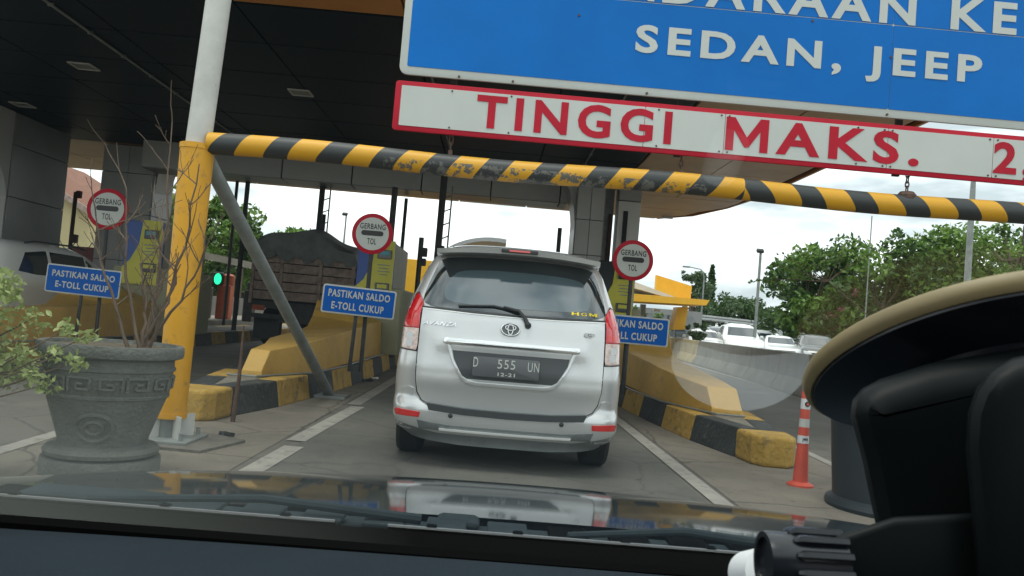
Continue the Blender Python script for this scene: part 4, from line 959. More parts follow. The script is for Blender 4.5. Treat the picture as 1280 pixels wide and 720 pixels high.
for (px, py), Y, rz, mt, kd, lb in cars:
    p = at(px, py, Y); bgcar('parked_car', lb, (p.x, Y, 0), rz, M[mt], kd, 'cars queuing beyond the concrete barrier', roofz=1.62+.09*(hash(lb[:9]+str(Y)) % 2 if False else int(Y) % 3))
# box lorry, far right
p = at(1037, 412, 62)
t = thing('box_lorry', 'pale box lorry standing behind the parked cars at right', 'lorry', (p.x, 62, 0))
mb = MB(); mb.box((p.x, 62, 1.75), (8.0, 2.3, 1.8), bev=.04); mb.build('cargo_box', M['farwhite'], t)
mb = MB(); mb.box((p.x-4.7, 62, 1.1), (1.3, 2.0, 1.3), bev=.12); mb.build('cab', M['carwhite'], t)
mb = MB(); mb.box((p.x-5.0, 62, 1.4), (.8, 2.05, .5), bev=.05); mb.build('cab_window', M['glass_d'], t)
for xx in (-3.6, 1.6): wheel(t, p.x+xx, 60.95, .42, .2, -1).rotation_euler = (0, 0, 0)
# long pale shelters
for (x0, y0, x1, y1, z, lb) in ((866, 393, 935, 401, 2.9, 'long pale roofed shelter behind the queue, nearer one'), (868, 386, 936, 397, 3.3, 'long pale roofed shelter behind the queue, farther one')):
    Yd = 58 if z < 3 else 66
    a = at(x0, y0, Yd); b = at(x1, y1, Yd)
    t = thing('roofed_shelter', lb, 'shelter', ((a.x+b.x)/2, Yd, 0), 'pale shelters')
    mb = MB(); mb.box(((a.x+b.x)/2, Yd, z-.6), (b.x-a.x+2, 3, .14), rot=Matrix.Rotation(R(1.5), 3, 'Y')); mb.build('roof', M['farwhite'], t)
    for k in range(4):
        xx = a.x + (b.x-a.x)*k/3; mb = MB(); mb.tube([(xx, Yd, 0), (xx, Yd, z-.62)], .06, 6); mb.build('post', M['postgrey'], t)

# tarpaulin covered truck
t = thing('cargo_truck', 'old timber sided truck under a dark tarpaulin in the left lane', 'truck', (-4.45, 18.5, 0))
TX0, TX1, TY = -5.65, -3.25, 18.6
mb = MB(); mb.box((-4.45, TY+2.7, .98), (2.3, 5.4, .16)); mb.box((-4.45, TY+2.7, .75), (.9, 5.6, .3)); mb.build('chassis', M['darkpole'], t)
mb = MB(); mb.box((-4.45, TY+2.7, 1.62), (2.26, 5.3, 1.14)); mb.build('load_bed', M['joint'], t)
z = 1.1
random.seed(4)
for k in range(5):
    h = .215
    c = (-4.45+random.uniform(-.01, .01), TY, z+h/2); mb = MB(); mb.box(c, (2.38, .05, h-.02), bev=.006, rot=Matrix.Rotation(R(random.uniform(-.4, .4)), 3, 'Y')); mb.build('tailboard_plank', M['wood'], t, loc=c)
    c = (TX1+.03, TY+2.7, z+h/2); mb = MB(); mb.box(c, (.05, 5.3, h-.02), bev=.006); mb.build('side_plank', M['wood'], t, loc=c)
    z += h
for x in (-5.6, -4.95, -4.05, -3.3):
    mb = MB(); mb.box((x, TY-.045, 1.62), (.07, .05, 1.25)); mb.build('stake', M['wood'], t)
for sg in (-1, 1):
    mb = MB(); mb.box((-4.45+sg*.95, TY-.03, .9), (.28, .05, .12)); mb.build('tail_lamp', M['cabinet'], t)
    for yy in (1.2, 4.6): wheel(t, -4.45+sg*.95, TY+yy, .46, .3, sg)
for sg in (-1, 1):
    mb = MB(); mb.box((-4.45+sg*.85, TY+.4, .45), (.6, .02, .55)); mb.build('mud_flap', M['plastic'], t)
mb = MB(); mb.box((-4.45, TY-.02, .72), (2.2, .06, .1)); mb.build('rear_bar', M['darkpole'], t)
mb = MB(); mb.box((-4.45, TY+6.1, 1.35), (2.0, 1.5, 1.6), bev=.08); mb.build('cab', M['cabinet'], t)
# tarpaulin: draped height field with ragged skirt
bm = bmesh.new(); NX, NY = 36, 30; V = []
for j in range(NY+1):
    row = []
    for i in range(NX+1):
        u = i/NX*2-1; v = j/NY; x = -4.45 + u*1.24; y = TY-.1 + v*5.6
        ridge_ = 2.86 - .42*abs(u+.12)**1.5 + .05*math.sin(u*7+v*5) - .04*math.sin(v*20)
        if j == 0: z = 2.06 + .07*math.sin(i*.9)+.04*math.sin(i*2.3)
        elif j == 1: z = (ridge_+2.1)/2+.05; y = TY-.1
        elif j == 2: z = ridge_-.05; y = TY+.02
        else: z = ridge_
        if i in (0, NX): z = 2.02+.05*math.sin(j*1.1)
        elif i in (1, NX-1): z = min(z, 2.3)
        row.append(bm.verts.new((x, y, z)))
    V.append(row)
for j in range(NY):
    for i in range(NX): bm.faces.new((V[j][i], V[j][i+1], V[j+1][i+1], V[j+1][i]))
mbt = MB(); mbt.bm.free(); mbt.bm = bm; tp = mbt.build('tarpaulin', M['tarp'], t, smooth=50)

# ================================================================== PLANTER, TWIGS
pc = Vector((-2.17, 4.68, 0))
t = thing('stone_planter', 'large grey cast stone planter with meander band at left', 'planter', tuple(pc))
mb = MB(); mb.lathe([(.02, 0), (.345, 0), (.35, .12), (.345, .15), (.30, .155), (.02, .155)], pc, 48); mb.build('plinth', M['pot'], t)
prof = [(.02, .15), (.24, .152), (.33, .17), (.34, .195), (.32, .22), (.26, .235), (.265, .27), (.30, .38), (.33, .47), (.35, .53), (.362, .535), (.365, .55), (.358, .56), (.362, .565), (.372, .67), (.375, .70), (.386, .705), (.388, .72), (.378, .73), (.376, .775), (.40, .78), (.425, .79), (.43, .81), (.428, .85), (.42, .862), (.385, .862), (.375, .83), (.02, .83)]
mb = MB(); mb.lathe(prof, pc, 64); mb.build('pot_body', M['pot'], t)
mb = MB(); mb.lathe([(.01, .845), (.2, .85), (.378, .838)], pc, 32); mb.build('soil', M['soil'], t)
# meander relief (each key its own piece)
def onpot(u, z, off=0):
    r = .363 + (z-.56)*.1 + off; a = u/.37; return Vector((pc.x + r*math.sin(a), pc.y - r*math.cos(a), z))
for k in range(14):
    u0_ = -1.16 + k*.166
    mb = MB(); s_ = .02
    sg = 1 if k % 2 else -1
    K = [(-.07, .585), (-.07, .665), (.055, .665), (.055, .60), (-.02, .60), (-.02, .63), (.02, .63)]
    pts = [onpot(u0_+sg*x, z, .006) for x, z in K]
    for a, b in zip(pts, pts[1:]): mb.tube([a, b], .0105, 5)
    mb.build('meander_relief', M['pot'], t)
mb = MB()
for rr in (.105, .05):
    pts = []
    for k in range(25):
        a = 2*PI*k/24; u = rr*math.cos(a); z = .36+rr*.8*math.sin(a); r = .262 + (z-.27)*.33 + .004; aa = (u+.07)/.3
        pts.append((pc.x+r*math.sin(aa), pc.y-r*math.cos(aa), z))
    mb.tube(pts, .014, 6, cap=False)
mb.build('medallion_relief', M['pot'], t)

t.scale = (.9, .9, .9)
def branch(mb, p, d, ln, r, depth, rng, spread=.45, tips=None):
    pts = [p]; rs = [r]; q = p.copy(); dd = d.normalized(); n = 5
    for k in range(n):
        dd = (dd + Vector((rng.uniform(-1, 1), rng.uniform(-1, 1), rng.uniform(-.3, .5)))*.16).normalized()
        q = q + dd*ln/n; pts.append(q.copy()); rs.append(max(.0018, r*(1-.55*(k+1)/n)))
        if depth > 0 and rng.random() < .62 and k > 0:
            nd = (dd + Vector((rng.uniform(-1, 1), rng.uniform(-1, 1), rng.uniform(-.1, .8)))*spread*1.4).normalized()
            branch(mb, q.copy(), nd, ln*rng.uniform(.35, .6), rs[-1]*.6, depth-1, rng, spread, tips)
    mb.tube(pts, rs, 5, cap=False)
    if tips is not None: tips.append(q.copy())
bt = thing('bare_shrub', 'leafless brown shrub growing out of the stone planter', 'shrub', (pc.x, pc.y, .84))
rng = random.Random(11)
stems = [((150, 440), (158, 235)), ((146, 440), (175, 330)), ((186, 435), (250, 205)), ((178, 435), (205, 300)), ((192, 432), (262, 300)), ((170, 436), (225, 330)), ((150, 438), (120, 270)), ((182, 434), (215, 152))]
for (a, b) in stems:
    A = gr(*a, .76); A = Vector((min(A.x, -1.93), min(max(A.y, 4.5), 4.85), .75)); B = at(b[0], b[1], A.y + rng.uniform(-.1, .15))
    mb = MB(); pts = []; n = 9
    for k in range(n+1):
        f_ = k/n; q = A.lerp(B, f_) + Vector((math.sin(f_*PI)*rng.uniform(.02, .05)*(-1 if b[0] < 170 else 1), 0, 0))*1 + Vector((rng.uniform(-1, 1), rng.uniform(-1, 1), 0))*.008
        pts.append(q)
        if k > 2 and rng.random() < .8:
            sd_ = Vector((rng.uniform(-1, 1), rng.uniform(-.6, .6), rng.uniform(.5, 1.3)))
            branch(mb, q.copy(), sd_, rng.uniform(.12, .32), .0045, 1, rng, .5)
    mb.tube(pts, [.011*(1-.7*k/n) for k in range(n+1)], 6, cap=False)
    mb.build('stem', M['twig'], bt)

# ================================================================== FOLIAGE
def leaf_mesh(name, centers, nper, size, m, parent, rng, flat_=.6, aspect=.5, m2=None):
    verts = []; faces = []; mi = []
    for (c, rad, cnt) in centers:
        dk = 1 if (m2 and rng.random() < .38) else 0
        for _ in range(int(cnt*nper)):
            while True:
                o_ = Vector((rng.uniform(-1, 1), rng.uniform(-1, 1), rng.uniform(-1, 1)))
                if o_.length <= 1: break
            o_ = o_ * (.55 + .45*rng.random()) if o_.length < .5 else o_
            p = Vector(c) + Vector((o_.x*rad, o_.y*rad, o_.z*rad*flat_ + 0))
            s = size*rng.uniform(.6, 1.3)
            nrm = Vector((rng.gauss(0, 1), rng.gauss(0, 1), rng.gauss(0, 1)+.5)).normalized()
            a = nrm.cross(Vector((rng.gauss(0, 1), rng.gauss(0, 1), rng.gauss(0, 1)))).normalized(); b = nrm.cross(a)
            k = len(verts)
            verts += [p-a*s, p-b*s*aspect+nrm*s*.12, p+a*s, p+b*s*aspect+nrm*s*.12]; faces.append((k, k+1, k+2, k+3)); mi.append(dk if rng.random() < .8 else 0)
    o0 = wl(parent); me = bpy.data.meshes.new(name); me.from_pydata([tuple(v-o0) for v in verts], [], faces); me.materials.append(m)
    if m2: me.materials.append(m2); me.polygons.foreach_set('material_index', mi)
    me.update()
    return meshobj(name, me, parent)
def tree(name, label, base, height, spread, m, seed, cat='tree', trunk=None, clumps=26, nper=120, leaf=.12, crown0=.35, shape='round', group=None, zf=.6, extra=None):
    rng = random.Random(seed); base = Vector(base)
    t = thing(name, label, cat, tuple(base), group)
    tr = trunk or height*.03
    mb = MB(); top = base + Vector((rng.uniform(-.1, .1)*spread, 0, height*(crown0+.3)))
    mb.tube([base-Vector((0, 0, .05)), base.lerp(top, .5)+Vector((rng.uniform(-.05, .05)*spread, 0, 0)), top], [tr*1.3, tr, tr*.5], 8)
    cs_ = []
    for k in range(clumps):
        if shape == 'cypress':
            f_ = (k+.5)/clumps; z = height*(.04+.94*f_); rr = spread*(1-f_)**.55*(.5 if f_ < .06 else 1); c = base + Vector((rng.uniform(-.25, .25)*rr, rng.uniform(-.25, .25)*rr, z)); rad = rr*.75+.08
        elif shape == 'umbrella':
            a = rng.uniform(0, 2*PI); q = math.sqrt(rng.random())*spread; z = height*(.92-.35*(q/spread)**2) - rng.random()*height*.18; c = base + Vector((q*math.cos(a), q*math.sin(a), z)); rad = spread*.24
        else:
            a = rng.uniform(0, 2*PI); zz = rng.random(); q = math.sqrt(max(0, 1-(2*zz-1)**2*.9))*spread*rng.uniform(.35, .95); z = height*(crown0 + (1-crown0)*zz*.93); c = base + Vector((q*math.cos(a), q*math.sin(a), z)); rad = spread*rng.uniform(.2, .36)
        cs_.append((c, rad, rng.uniform(.7, 1.3)))
        if shape == 'round' and k % 3 == 0: cs_.append((c + Vector((rng.uniform(-1, 1)*rad, rng.uniform(-.5, .5)*rad, rad*rng.uniform(.3, 1.1))), rad*.4, .22))
        if shape != 'cypress' and k % 2 == 0:
            s0 = base.lerp(top, rng.uniform(.45, 1)); md_ = s0.lerp(c, .5)+Vector((0, 0, -.06*height))
            mb.tube([s0, md_, c], [tr*.4, tr*.25, tr*.08], 5, cap=False)
    mb.build('trunk', M['bark'], t)
    leaf_mesh('crown', cs_, nper, leaf, m, t, rng, flat_=1.6 if shape == 'cypress' else .75, m2=M['leaf_d'] if m == M['leaf'] else (M['leaf_f'] if m == M['leaf_d'] and shape != 'cypress' else None))
    if extra: extra(t, cs_, rng)
    return t
# right roadside: bougainvillea hedge and trees beyond the barrier
def gpos(px, Y): p = at(px, 400, Y); return (p.x, Y, 0)
def blossoms(t, cs_, rng): leaf_mesh('blossoms', [(c + Vector((0, -.4, -.2)), r*.6, 1) for c, r, _ in cs_ if c.z < 4.6][:7], 90, .1, M['flower'], t, rng)
RT = 'roadside trees at right'
tree('roadside_tree', 'leafy green tree over the parked cars, left end of the roadside planting', gpos(1012, 46), 6.6, 3.3, M['leaf'], 1, clumps=34, nper=150, leaf=.2, crown0=.3, group=RT, extra=blossoms)
tree('roadside_tree', 'bushy green tree right of the leafy one, below the thin antenna', gpos(1095, 45), 7.2, 4.0, M['leaf'], 2, clumps=38, nper=170, leaf=.18, crown0=.25, group=RT)
tree('roadside_tree', 'tallest rounded green tree behind the phone mount', gpos(1175, 44), 7.9, 4.4, M['leaf'], 3, clumps=38, nper=170, leaf=.18, crown0=.25, group=RT)
tree('roadside_tree', 'green tree behind the white lamp pole at right', gpos(1245, 46), 7.8, 4.4, M['leaf'], 5, clumps=36, nper=160, leaf=.18, crown0=.2, group=RT)
tree('feathery_tree', 'thin feathery tree at the right edge of the picture', gpos(1278, 38), 8.6, 2.1, M['leaf'], 7, clumps=18, nper=60, leaf=.15, crown0=.6, group=RT)
tree('roadside_tree', 'dark low shrub under the pink blossoms beyond the parked cars', gpos(1015, 50), 3.4, 3.3, M['leaf_d'], 8, cat='shrub', clumps=26, nper=120, leaf=.19, crown0=.1, group=RT)
tree('roadside_tree', 'small dark conical tree beside the pink blossoms', gpos(993, 46), 4.6, .7, M['leaf_d'], 18, clumps=20, nper=80, leaf=.07, shape='cypress', group=RT)
# sprig with single large leaves reaching left of the tree
tree('cypress_tree', 'tall narrow dark cypress beyond the yellow building', gpos(886, 80), 8.4, .85, M['leaf_d'], 9, clumps=34, nper=130, leaf=.16, shape='cypress')
tree('umbrella_tree', 'broad dome shaped dark tree on the horizon right of the cypress', gpos(922, 75), 5.4, 4.0, M['leaf_d'], 10, clumps=46, nper=150, leaf=.2, crown0=.3, shape='umbrella')
tree('umbrella_tree', 'lower dome shaped tree between the far lamp pole and the leafy tree', gpos(968, 78), 4.4, 4.2, M['leaf_d'], 12, clumps=40, nper=140, leaf=.2, crown0=.25, shape='umbrella')
tree('pale_tree', 'pale grey green tree just right of the yellow parapet', gpos(862, 66), 6.3, 1.9, M['leaf_f'], 11, clumps=26, nper=110, leaf=.17, crown0=.35)
tree('roundish_bush', 'small round grey green bush beside the yellow pillar', gpos(872, 36), 1.75, .55, M['leaf_f'], 13, cat='shrub', clumps=12, nper=110, leaf=.07, crown0=.45)
for k, (px, Y, h, s, lb) in enumerate(((1060, 60, 5.5, 5, 'distant green tree behind the leafy roadside trees, left one'), (1150, 60, 6.2, 5, 'distant green tree behind the leafy roadside trees, right one'))):
    tree('distant_tree', lb, gpos(px, Y), h, s, M['leaf_d'], 30+k, clumps=40, nper=120, leaf=.24, crown0=.1, group='distant trees at right')
# left side trees
LT = 'trees behind the left lanes'
tree('left_tree', 'tall leafy tree right behind the yellow pole', gpos(268, 38), 5.6, 2.3, M['leaf'], 14, clumps=36, nper=140, leaf=.16, crown0=.2, group=LT)
tree('left_tree', 'green tree between the left column and the yellow pole', gpos(205, 44), 6.3, 2.6, M['leaf'], 15, clumps=34, nper=130, leaf=.17, crown0=.25, group=LT)
tree('left_tree', 'low bushy tree behind the green traffic signal', gpos(300, 48), 4.6, 2.6, M['leaf_d'], 16, clumps=34, nper=130, leaf=.18, crown0=.05, group=LT)
tree('left_tree', 'rounded tree showing above the truck tarpaulin', gpos(362, 70), 7.3, 3.0, M['leaf'], 17, clumps=34, nper=130, leaf=.2, crown0=.45, group=LT)
tree('left_tree', 'dark low tree filling the gap under the brace pipe', gpos(330, 60), 5.4, 3.4, M['leaf_d'], 19, clumps=34, nper=120, leaf=.22, crown0=.05, group=LT)
# pale leafy bush on the near left
p = Vector((-3.02, 4.25, 0))
t = thing('leafy_bush', 'pale green leafy bush at the left edge in front of the planter', 'bush', tuple(p))
rng = random.Random(5); mb = MB(); cs_ = []
for k in range(62):
    a = rng.uniform(-2.6, 1.3); rr = rng.uniform(.1, .62); z = rng.uniform(.58, 1.2) if rr < .45 else rng.uniform(.58, 1.05)
    c = p + Vector((rr*math.cos(a)*.95, rr*math.sin(a)*.6, z)); cs_.append((c, .12, 1)); mb.tube([p+Vector((0, 0, .3)), p.lerp(c, .6)+Vector((0, 0, .2)), c], [.01, .007, .003], 5, cap=False)
for (px, py) in ((70, 445), (95, 452), (60, 480), (40, 470), (85, 410), (25, 440), (110, 420)):
    c = at(px, py, 4.15); cs_.append((c, .06, .35)); mb.tube([p+Vector((.1, 0, .5)), p.lerp(c, .6)+Vector((0, 0, .12)), c], [.007, .005, .003], 5, cap=False)
mb.build('stems', M['twig'], t); leaf_mesh('leaves', cs_, 95, .022, M['leaf_p'], t, rng, flat_=.8)
# overhanging sprig with big leaves (right tree)
t = thing('leafy_sprig', 'thin sprig with large separate leaves crossing the far lamp pole', 'branch', tuple(at(1000, 330, 17)))
rng = random.Random(8); mb = MB()
root = at(1035, 352, 17)
tips = [(935, 352), (965, 330), (975, 318), (1000, 312), (1060, 305), (1082, 318), (985, 345), (1030, 318), (1100, 312)]
ver = []
for tp_ in tips:
    b = at(*tp_, 17); mb.tube([root, root.lerp(b, .5)+Vector((0, 0, .05)), b], [.012, .008, .004], 5, cap=False)
    for k in range(6): ver.append((root.lerp(b, .45+.11*k), .06, .035))
mb.tube([Vector((at(1120, 420, 17).x, 17, 0)), at(1110, 420, 17), at(1075, 385, 17), root], [.03, .014, .011, .009], 6)
mb.build('twigs', M['twig'], t)
leaf_mesh('leaves', [(c, .09, .05) for c, _, _ in ver], 60, .075, M['leaf'], t, rng)

# ================================================================== RIGHT SIDE: barrier, cone, planter
t = thing('concrete_barrier', 'long pale concrete lane barrier beyond the right toll island', 'barrier', (8, 20, 0))
P0, P1 = Vector((6.2, 10.0, 0)), Vector((10.1, 52, 0)); n = 14
for k in range(n):
    a = P0.lerp(P1, k/n); b = P0.lerp(P1, (k+1)/n); d = (b-a).normalized(); q = Vector((d.y, -d.x, 0)); a = a + d*.012; b = b - d*.012
    mb = MB(); prof = [(-.3, 0), (-.28, .1), (-.14, .35), (-.09, .9), (.09, .9), (.14, .35), (.28, .1), (.3, 0)]
    ra = [mb.bm.verts.new(a + q*x + Vector((0, 0, z))) for x, z in prof]; rb = [mb.bm.verts.new(b + q*x + Vector((0, 0, z))) for x, z in prof]
    for i in range(8): mb.bm.faces.new((ra[i], ra[(i+1) % 8], rb[(i+1) % 8], rb[i]))
    mb.bm.faces.new(ra[::-1]); mb.bm.faces.new(rb); mb.bevel_all(.015, 20)
    mb.build('barrier_segment', M['concrete'] if k < 7 else M['concrete_y'], t, smooth=20)

cb = Vector((2.49, 6.22, 0))
t = thing('traffic_post', 'tall slim orange traffic post with three white bands', 'traffic cone', tuple(cb))
mb = MB(); mb.lathe([(.02, 0), (.102, 0), (.10, .018), (.075, .03), (.056, .04), (.02, .04)], cb, 24); mb.build('base', M['cone'], t)
mb = MB(); mb.lathe([(.058, .035), (.044, .3), (.036, .55), (.034, .72), (.026, .745), (.005, .75)], cb, 24); mb.build('post_body', M['cone'], t)
for z0, z1, r0_, r1_ in ((.60, .68, .0365, .0355), (.46, .525, .040, .038), (.335, .395, .0442, .0415)):
    mb = MB(); mb.lathe([(r0_, z0), (r1_, z1)], cb, 24); bnd = mb.build('reflective_band', M['conewhite'] if z0 != .46 else M['postwhite'], t)
mb = MB(); mb.prism(ngon(.02, 16), .004, XZ(cb.x, cb.y-.0365, cb.z+.64)); lg = mb.build('round_logo', M['black'], t)
mb = MB(); mb.prism(ngon(.01, 14), .003, XZ(cb.x+.001, cb.y-.041, cb.z+.64)); mb.build('logo_centre', M['cone'], lg)
text('JMR', t, M['black'], cb.x-.024, cb.x+.024, .350, .378, cb.y-.0415, bold=.014)
dc = Vector((2.84, 5.55, 0))
t = thing('dark_planter_drum', 'dark round drum behind the phone mount, right of the orange post', 'drum', tuple(dc))
mb = MB(); mb.lathe([(.02, 0), (.40, 0), (.41, .03), (.40, .06), (.36, .08), (.385, .4), (.40, .62), (.425, .63), (.43, .66), (.425, .69), (.39, .69), (.38, .62), (.02, .6)], dc, 48); mb.build('drum_body', M['drum'], t)
rd = gr(293, 527); rd = Vector((rd.x, rd.y-.05, 0))
t = thing('rusty_rod', 'thin rusty rod standing in front of the left kerb nose', 'rod', tuple(rd))
mb = MB(); mb.tube([rd, rd+Vector((.02, 0, .4)), rd+Vector((.0, .05, .85))], [.022, .017, .008], 8); mb.build('rod_shaft', M['rust'], t)
# litter and cracked mortar on the shoulder
rng = random.Random(3)
for (px, py, s, lb) in ((460, 477, .05, 'crumpled dark litter at the foot of the left kerb'), (468, 474, .04, 'small pale litter scrap at the foot of the left kerb'), (283, 547, .045, 'small broken iron stub beside the pole pad')):
    p = gr(px, py); mb = MB()
    for k in range(5): mb.box((p.x+rng.uniform(-s, s), p.y+rng.uniform(-s, s), s*.5), (s*rng.uniform(.6, 1.4), s*.7, s*.6), rot=Matrix.Rotation(rng.uniform(0, 3), 3, 'Z') @ Matrix.Rotation(rng.uniform(-.6, .6), 3, 'X'))
    o = mb.build('litter_scrap', M['plastic'] if 'pale' not in lb else M['white'], None, loc=(p.x, p.y, 0)); tag(o, lb, 'litter')

# ================================================================== POLES AND LAMPS
def pole(label, px, py, Y, r=.05, m='darkpole', z0=0, name='thin_pole', group='thin dark poles beyond the canopy', ladder=False, knobs=()):
    p = at(px, py, Y); t = thing(name, label, 'pole', (p.x, Y, z0), group)
    mb = MB(); mb.tube([(p.x, Y, z0), (p.x, Y, p.z)], r, 8); mb.build('shaft', M[m], t)
    if ladder:
        mb = MB(); mb.tube([(p.x+.2, Y, p.z-3), (p.x+.2, Y, p.z-.3)], .02, 5)
        for k in range(9): mb.tube([(p.x, Y, p.z-3+k*.3), (p.x+.2, Y, p.z-2.9+k*.3)], .014, 4)
        mb.build('rungs', M['postgrey'], t)
    for z, s in knobs: mb = MB(); mb.box((p.x+.08, Y, z), (s, s, s*1.5), bev=.02); mb.build('bracket_box', M[m], t)
    return t
pole('thin dark pole just right of the brace pipe, left one', 297, 224, 24, .05)
pole('dark pole right of the green signal reaching the cross beam', 311, 217, 20, .06, ladder=False)
pole('dark pole with ladder rungs above the truck', 406, 206, 19.6, .07, ladder=True, knobs=((3.0, .12),))
pole('short dark pole with a box above the tarpaulin', 405, 268, 22, .06, knobs=((2.9, .14),))
pole('thick dark pole behind the round sign left of the car', 494, 234, 15.6, .06)
pole('slim pole between the round sign and the antenna pole', 508, 248, 20, .045)
pole('dark antenna pole with rungs left of the car roof', 556, 215, 17.5, .075, ladder=True, knobs=((2.5, .12),))
pole('short dark pole with camera left of the car roof', 527, 297, 16, .05, knobs=((2.3, .12), (2.1, .1)))
pole('stubby dark pole behind the car roof centre', 700, 285, 22, .06)
pole('old lamp stand in front of the cream house', 95, 240, 20, .05, m='rust', knobs=((3.3, .12), (2.2, .14)))
pole('needle thin antenna above the roadside trees', 1090, 270, 40, .03, m='postgrey', group='poles beyond the barrier')
def street_lamp(label, px, py, Y, arm, r=.07, m='postgrey', heads=None):
    p = at(px, py, Y); t = thing('street_lamp', label, 'street lamp', (p.x, Y, 0), 'street lamps')
    mb = MB(); pts = [(p.x, Y, 0), (p.x, Y, p.z-.9)]
    for k in range(1, 7): a = PI/2*k/6; pts.append((p.x+arm*.3*(1-math.cos(a))*1, Y, p.z-.9+.9*math.sin(a)))
    pts.append((p.x+arm, Y, p.z+.12)); mb.tube(pts, [r, r*.8]+[r*.55]*7, 8); mb.build('lamp_column', M[m], t)
    mb = MB(); mb.box((p.x+arm*1.12, Y, p.z+.1), (abs(arm)*.3+.2, .25, .12), bev=.04); mb.build('lamp_head', M[m], t)
    return t
street_lamp('curved arm street lamp left of the cypress', 881, 337, 62, -1.3)
street_lamp('distant street lamp with drooping arm, left of the canopy column', 509, 351, 70, -1.9)
def flood_pole(label, px, py, Y, r=.07, m='postgrey', s=.3):
    p = at(px, py, Y); t = thing('floodlight_pole', label, 'light pole', (p.x, Y, 0), 'floodlight poles')
    mb = MB(); mb.tube([(p.x, Y, 0), (p.x, Y, p.z)], [r*1.2, r*.8], 8); mb.build('lamp_column', M[m], t)
    mb = MB(); mb.box((p.x-.06, Y-.1, p.z), (s, s*.7, s*.5), rot=Matrix.Rotation(.5, 3, 'X'), bev=.03); mb.build('flood_head', M['darkpole'], t)
    return t
flood_pole('slim pale floodlight pole right of the dome shaped tree', 951, 314, 35, .07)
flood_pole('small floodlight pole above the truck tarpaulin', 433, 268, 45, .06)
p = at(1217, 222, 30)
t = thing('flagpole', 'tall pale grey lamp pole above the right trees', 'pole', (p.x, 30, 0)); mb = MB(); mb.tube([(p.x, 30, 0), (p.x, 30, 6.9), (p.x, 30, 9)], [.14, .11, .07], 10); mb.build('shaft', M['postgrey'], t)

# ================================================================== GATE CABINET with green signal
p = at(279, 396, 26)
cx = p.x
t = thing('gate_cabinet', 'orange red lane gate cabinet with a lit green signal', 'gate cabinet', (cx, 26, .36))
mb = MB(); mb.box((cx, 26, .9), (.42, .42, 1.1), bev=.03); mb.build('cabinet_body', M['cabinet'], t)
mb = MB(); mb.lathe([(.02, 0), (.2, 0), (.2, .3), (.1, .36), (.02, .37)], (cx+.05, 26, 1.45), 16); mb.build('cabinet_head', M['cabinet'], t)
mb = MB(); mb.box((cx-.22, 25.85, 1.62), (.34, .2, .44), bev=.05); sgl = mb.build('signal_box', M['darkpole'], t)
mb = MB(); mb.prism(ngon(.11, 20, 1.6), .03, XZ(cx-.2, 25.745, 1.62)); mb.build('green_light', M['ledgreen'], sgl)
p2 = at(308, 388, 25.5)
for (px, lb) in ((256, 'grey metal housing left of the orange gate cabinet'), (311, 'dark post housing right of the orange gate cabinet')):
    q = at(px, 388, 25.6); t = thing('lane_housing', lb, 'housing', (q.x, 25.6, .36)); mb = MB(); mb.box((q.x, 25.6, .85), (.3, .4, 1.0), bev=.04); mb.box((q.x, 25.6, 1.45), (.2, .25, .3), bev=.05); mb.build('housing_body', M['postgrey'] if px < 300 else M['darkpole'], t)
q = at(280, 392, 34)
t = thing('low_white_wall', 'low pale panel wall behind the orange gate cabinet', 'wall', (q.x, 34, 0)); 
for k in range(5):
    c = (q.x-2.4+k*1.2, 34, .6); mb = MB(); mb.box(c, (1.17, .12, .9), bev=.01); mb.build('wall_panel', M['concrete'], t, loc=c)
q = at(290, 322, 36)
t = thing('timber_roof_edge', 'sloping timber roof edge in front of the left trees', 'roof', (q.x, 36, 2.4))
mb = MB(); mb.box((q.x-.7, 36, 2.75), (4.6, .2, .3), rot=Matrix.Rotation(R(7), 3, 'Y')); mb.build('roof_board', M['islandtop'], t)
for sx in (-1.5, 1.2): mb = MB(); mb.tube([(q.x-.7+sx, 36, 0), (q.x-.7+sx, 36, 2.6)], .07, 6); mb.build('post', M['bark'], t)

# ================================================================== HOUSE at far left
t = thing('gabled_house', 'cream house with terracotta tiled gable behind the left column', 'house', (-21, 34, 0))
HX, HY = -21.6, 33.0
mb = MB(); mb.box((HX, HY+4, 2.0), (9.6, 8, 4.0)); mb.prism([(-4.8, 0), (4.8, 0), (0, 2.6)], 8, XZ(HX, HY+8, 4.0)); mb.build('wall', M['cream'], t)
rf = None
ang = math.atan2(2.6, 4.8)
mb = MB(); mb.box((HX-2.5, HY+4, 5.42), (5.7, 9, .1), rot=Matrix.Rotation(-ang, 3, 'Y')); mb.box((HX+2.5, HY+4, 5.42), (5.7, 9, .1), rot=Matrix.Rotation(ang, 3, 'Y')); rf = mb.build('roof', M['tile'], t)
tm = None
for sgn in (1,):
    for i in range(16):
        for j in range(12):
            s_ = .2+i*.35; x = HX + sgn*s_*math.cos(ang); z = 5.42+1.33 - s_*math.sin(ang) + .07; y = HY-.3+j*.36
            if tm is None:
                mb = MB(); mb.box((x, y, z), (.38, .33, .05), rot=Matrix.Rotation(ang, 3, 'Y'), bev=.012); o = mb.build('roof_tile', M['tile'], rf, loc=(x, y, z)); tm = o.data
            else: meshobj('roof_tile', tm, rf, (x, y, z))
mb = MB(); mb.box((HX+2.6, HY-.5, 5.33), (5.9, .06, .22), rot=Matrix.Rotation(ang, 3, 'Y')); mb.build('barge_board', M['wood'], t)
t = thing('boundary_wall', 'grey boundary wall topped with wire in front of the cream house', 'wall', (-18, 30, 0))
for k in range(6):
    c = (-22.5+k*1.9, 30, 1.15); mb = MB(); mb.box(c, (1.86, .2, 2.3), bev=.01); mb.build('wall_panel', M['concrete'], t, loc=c)
mb = MB(); pts = []
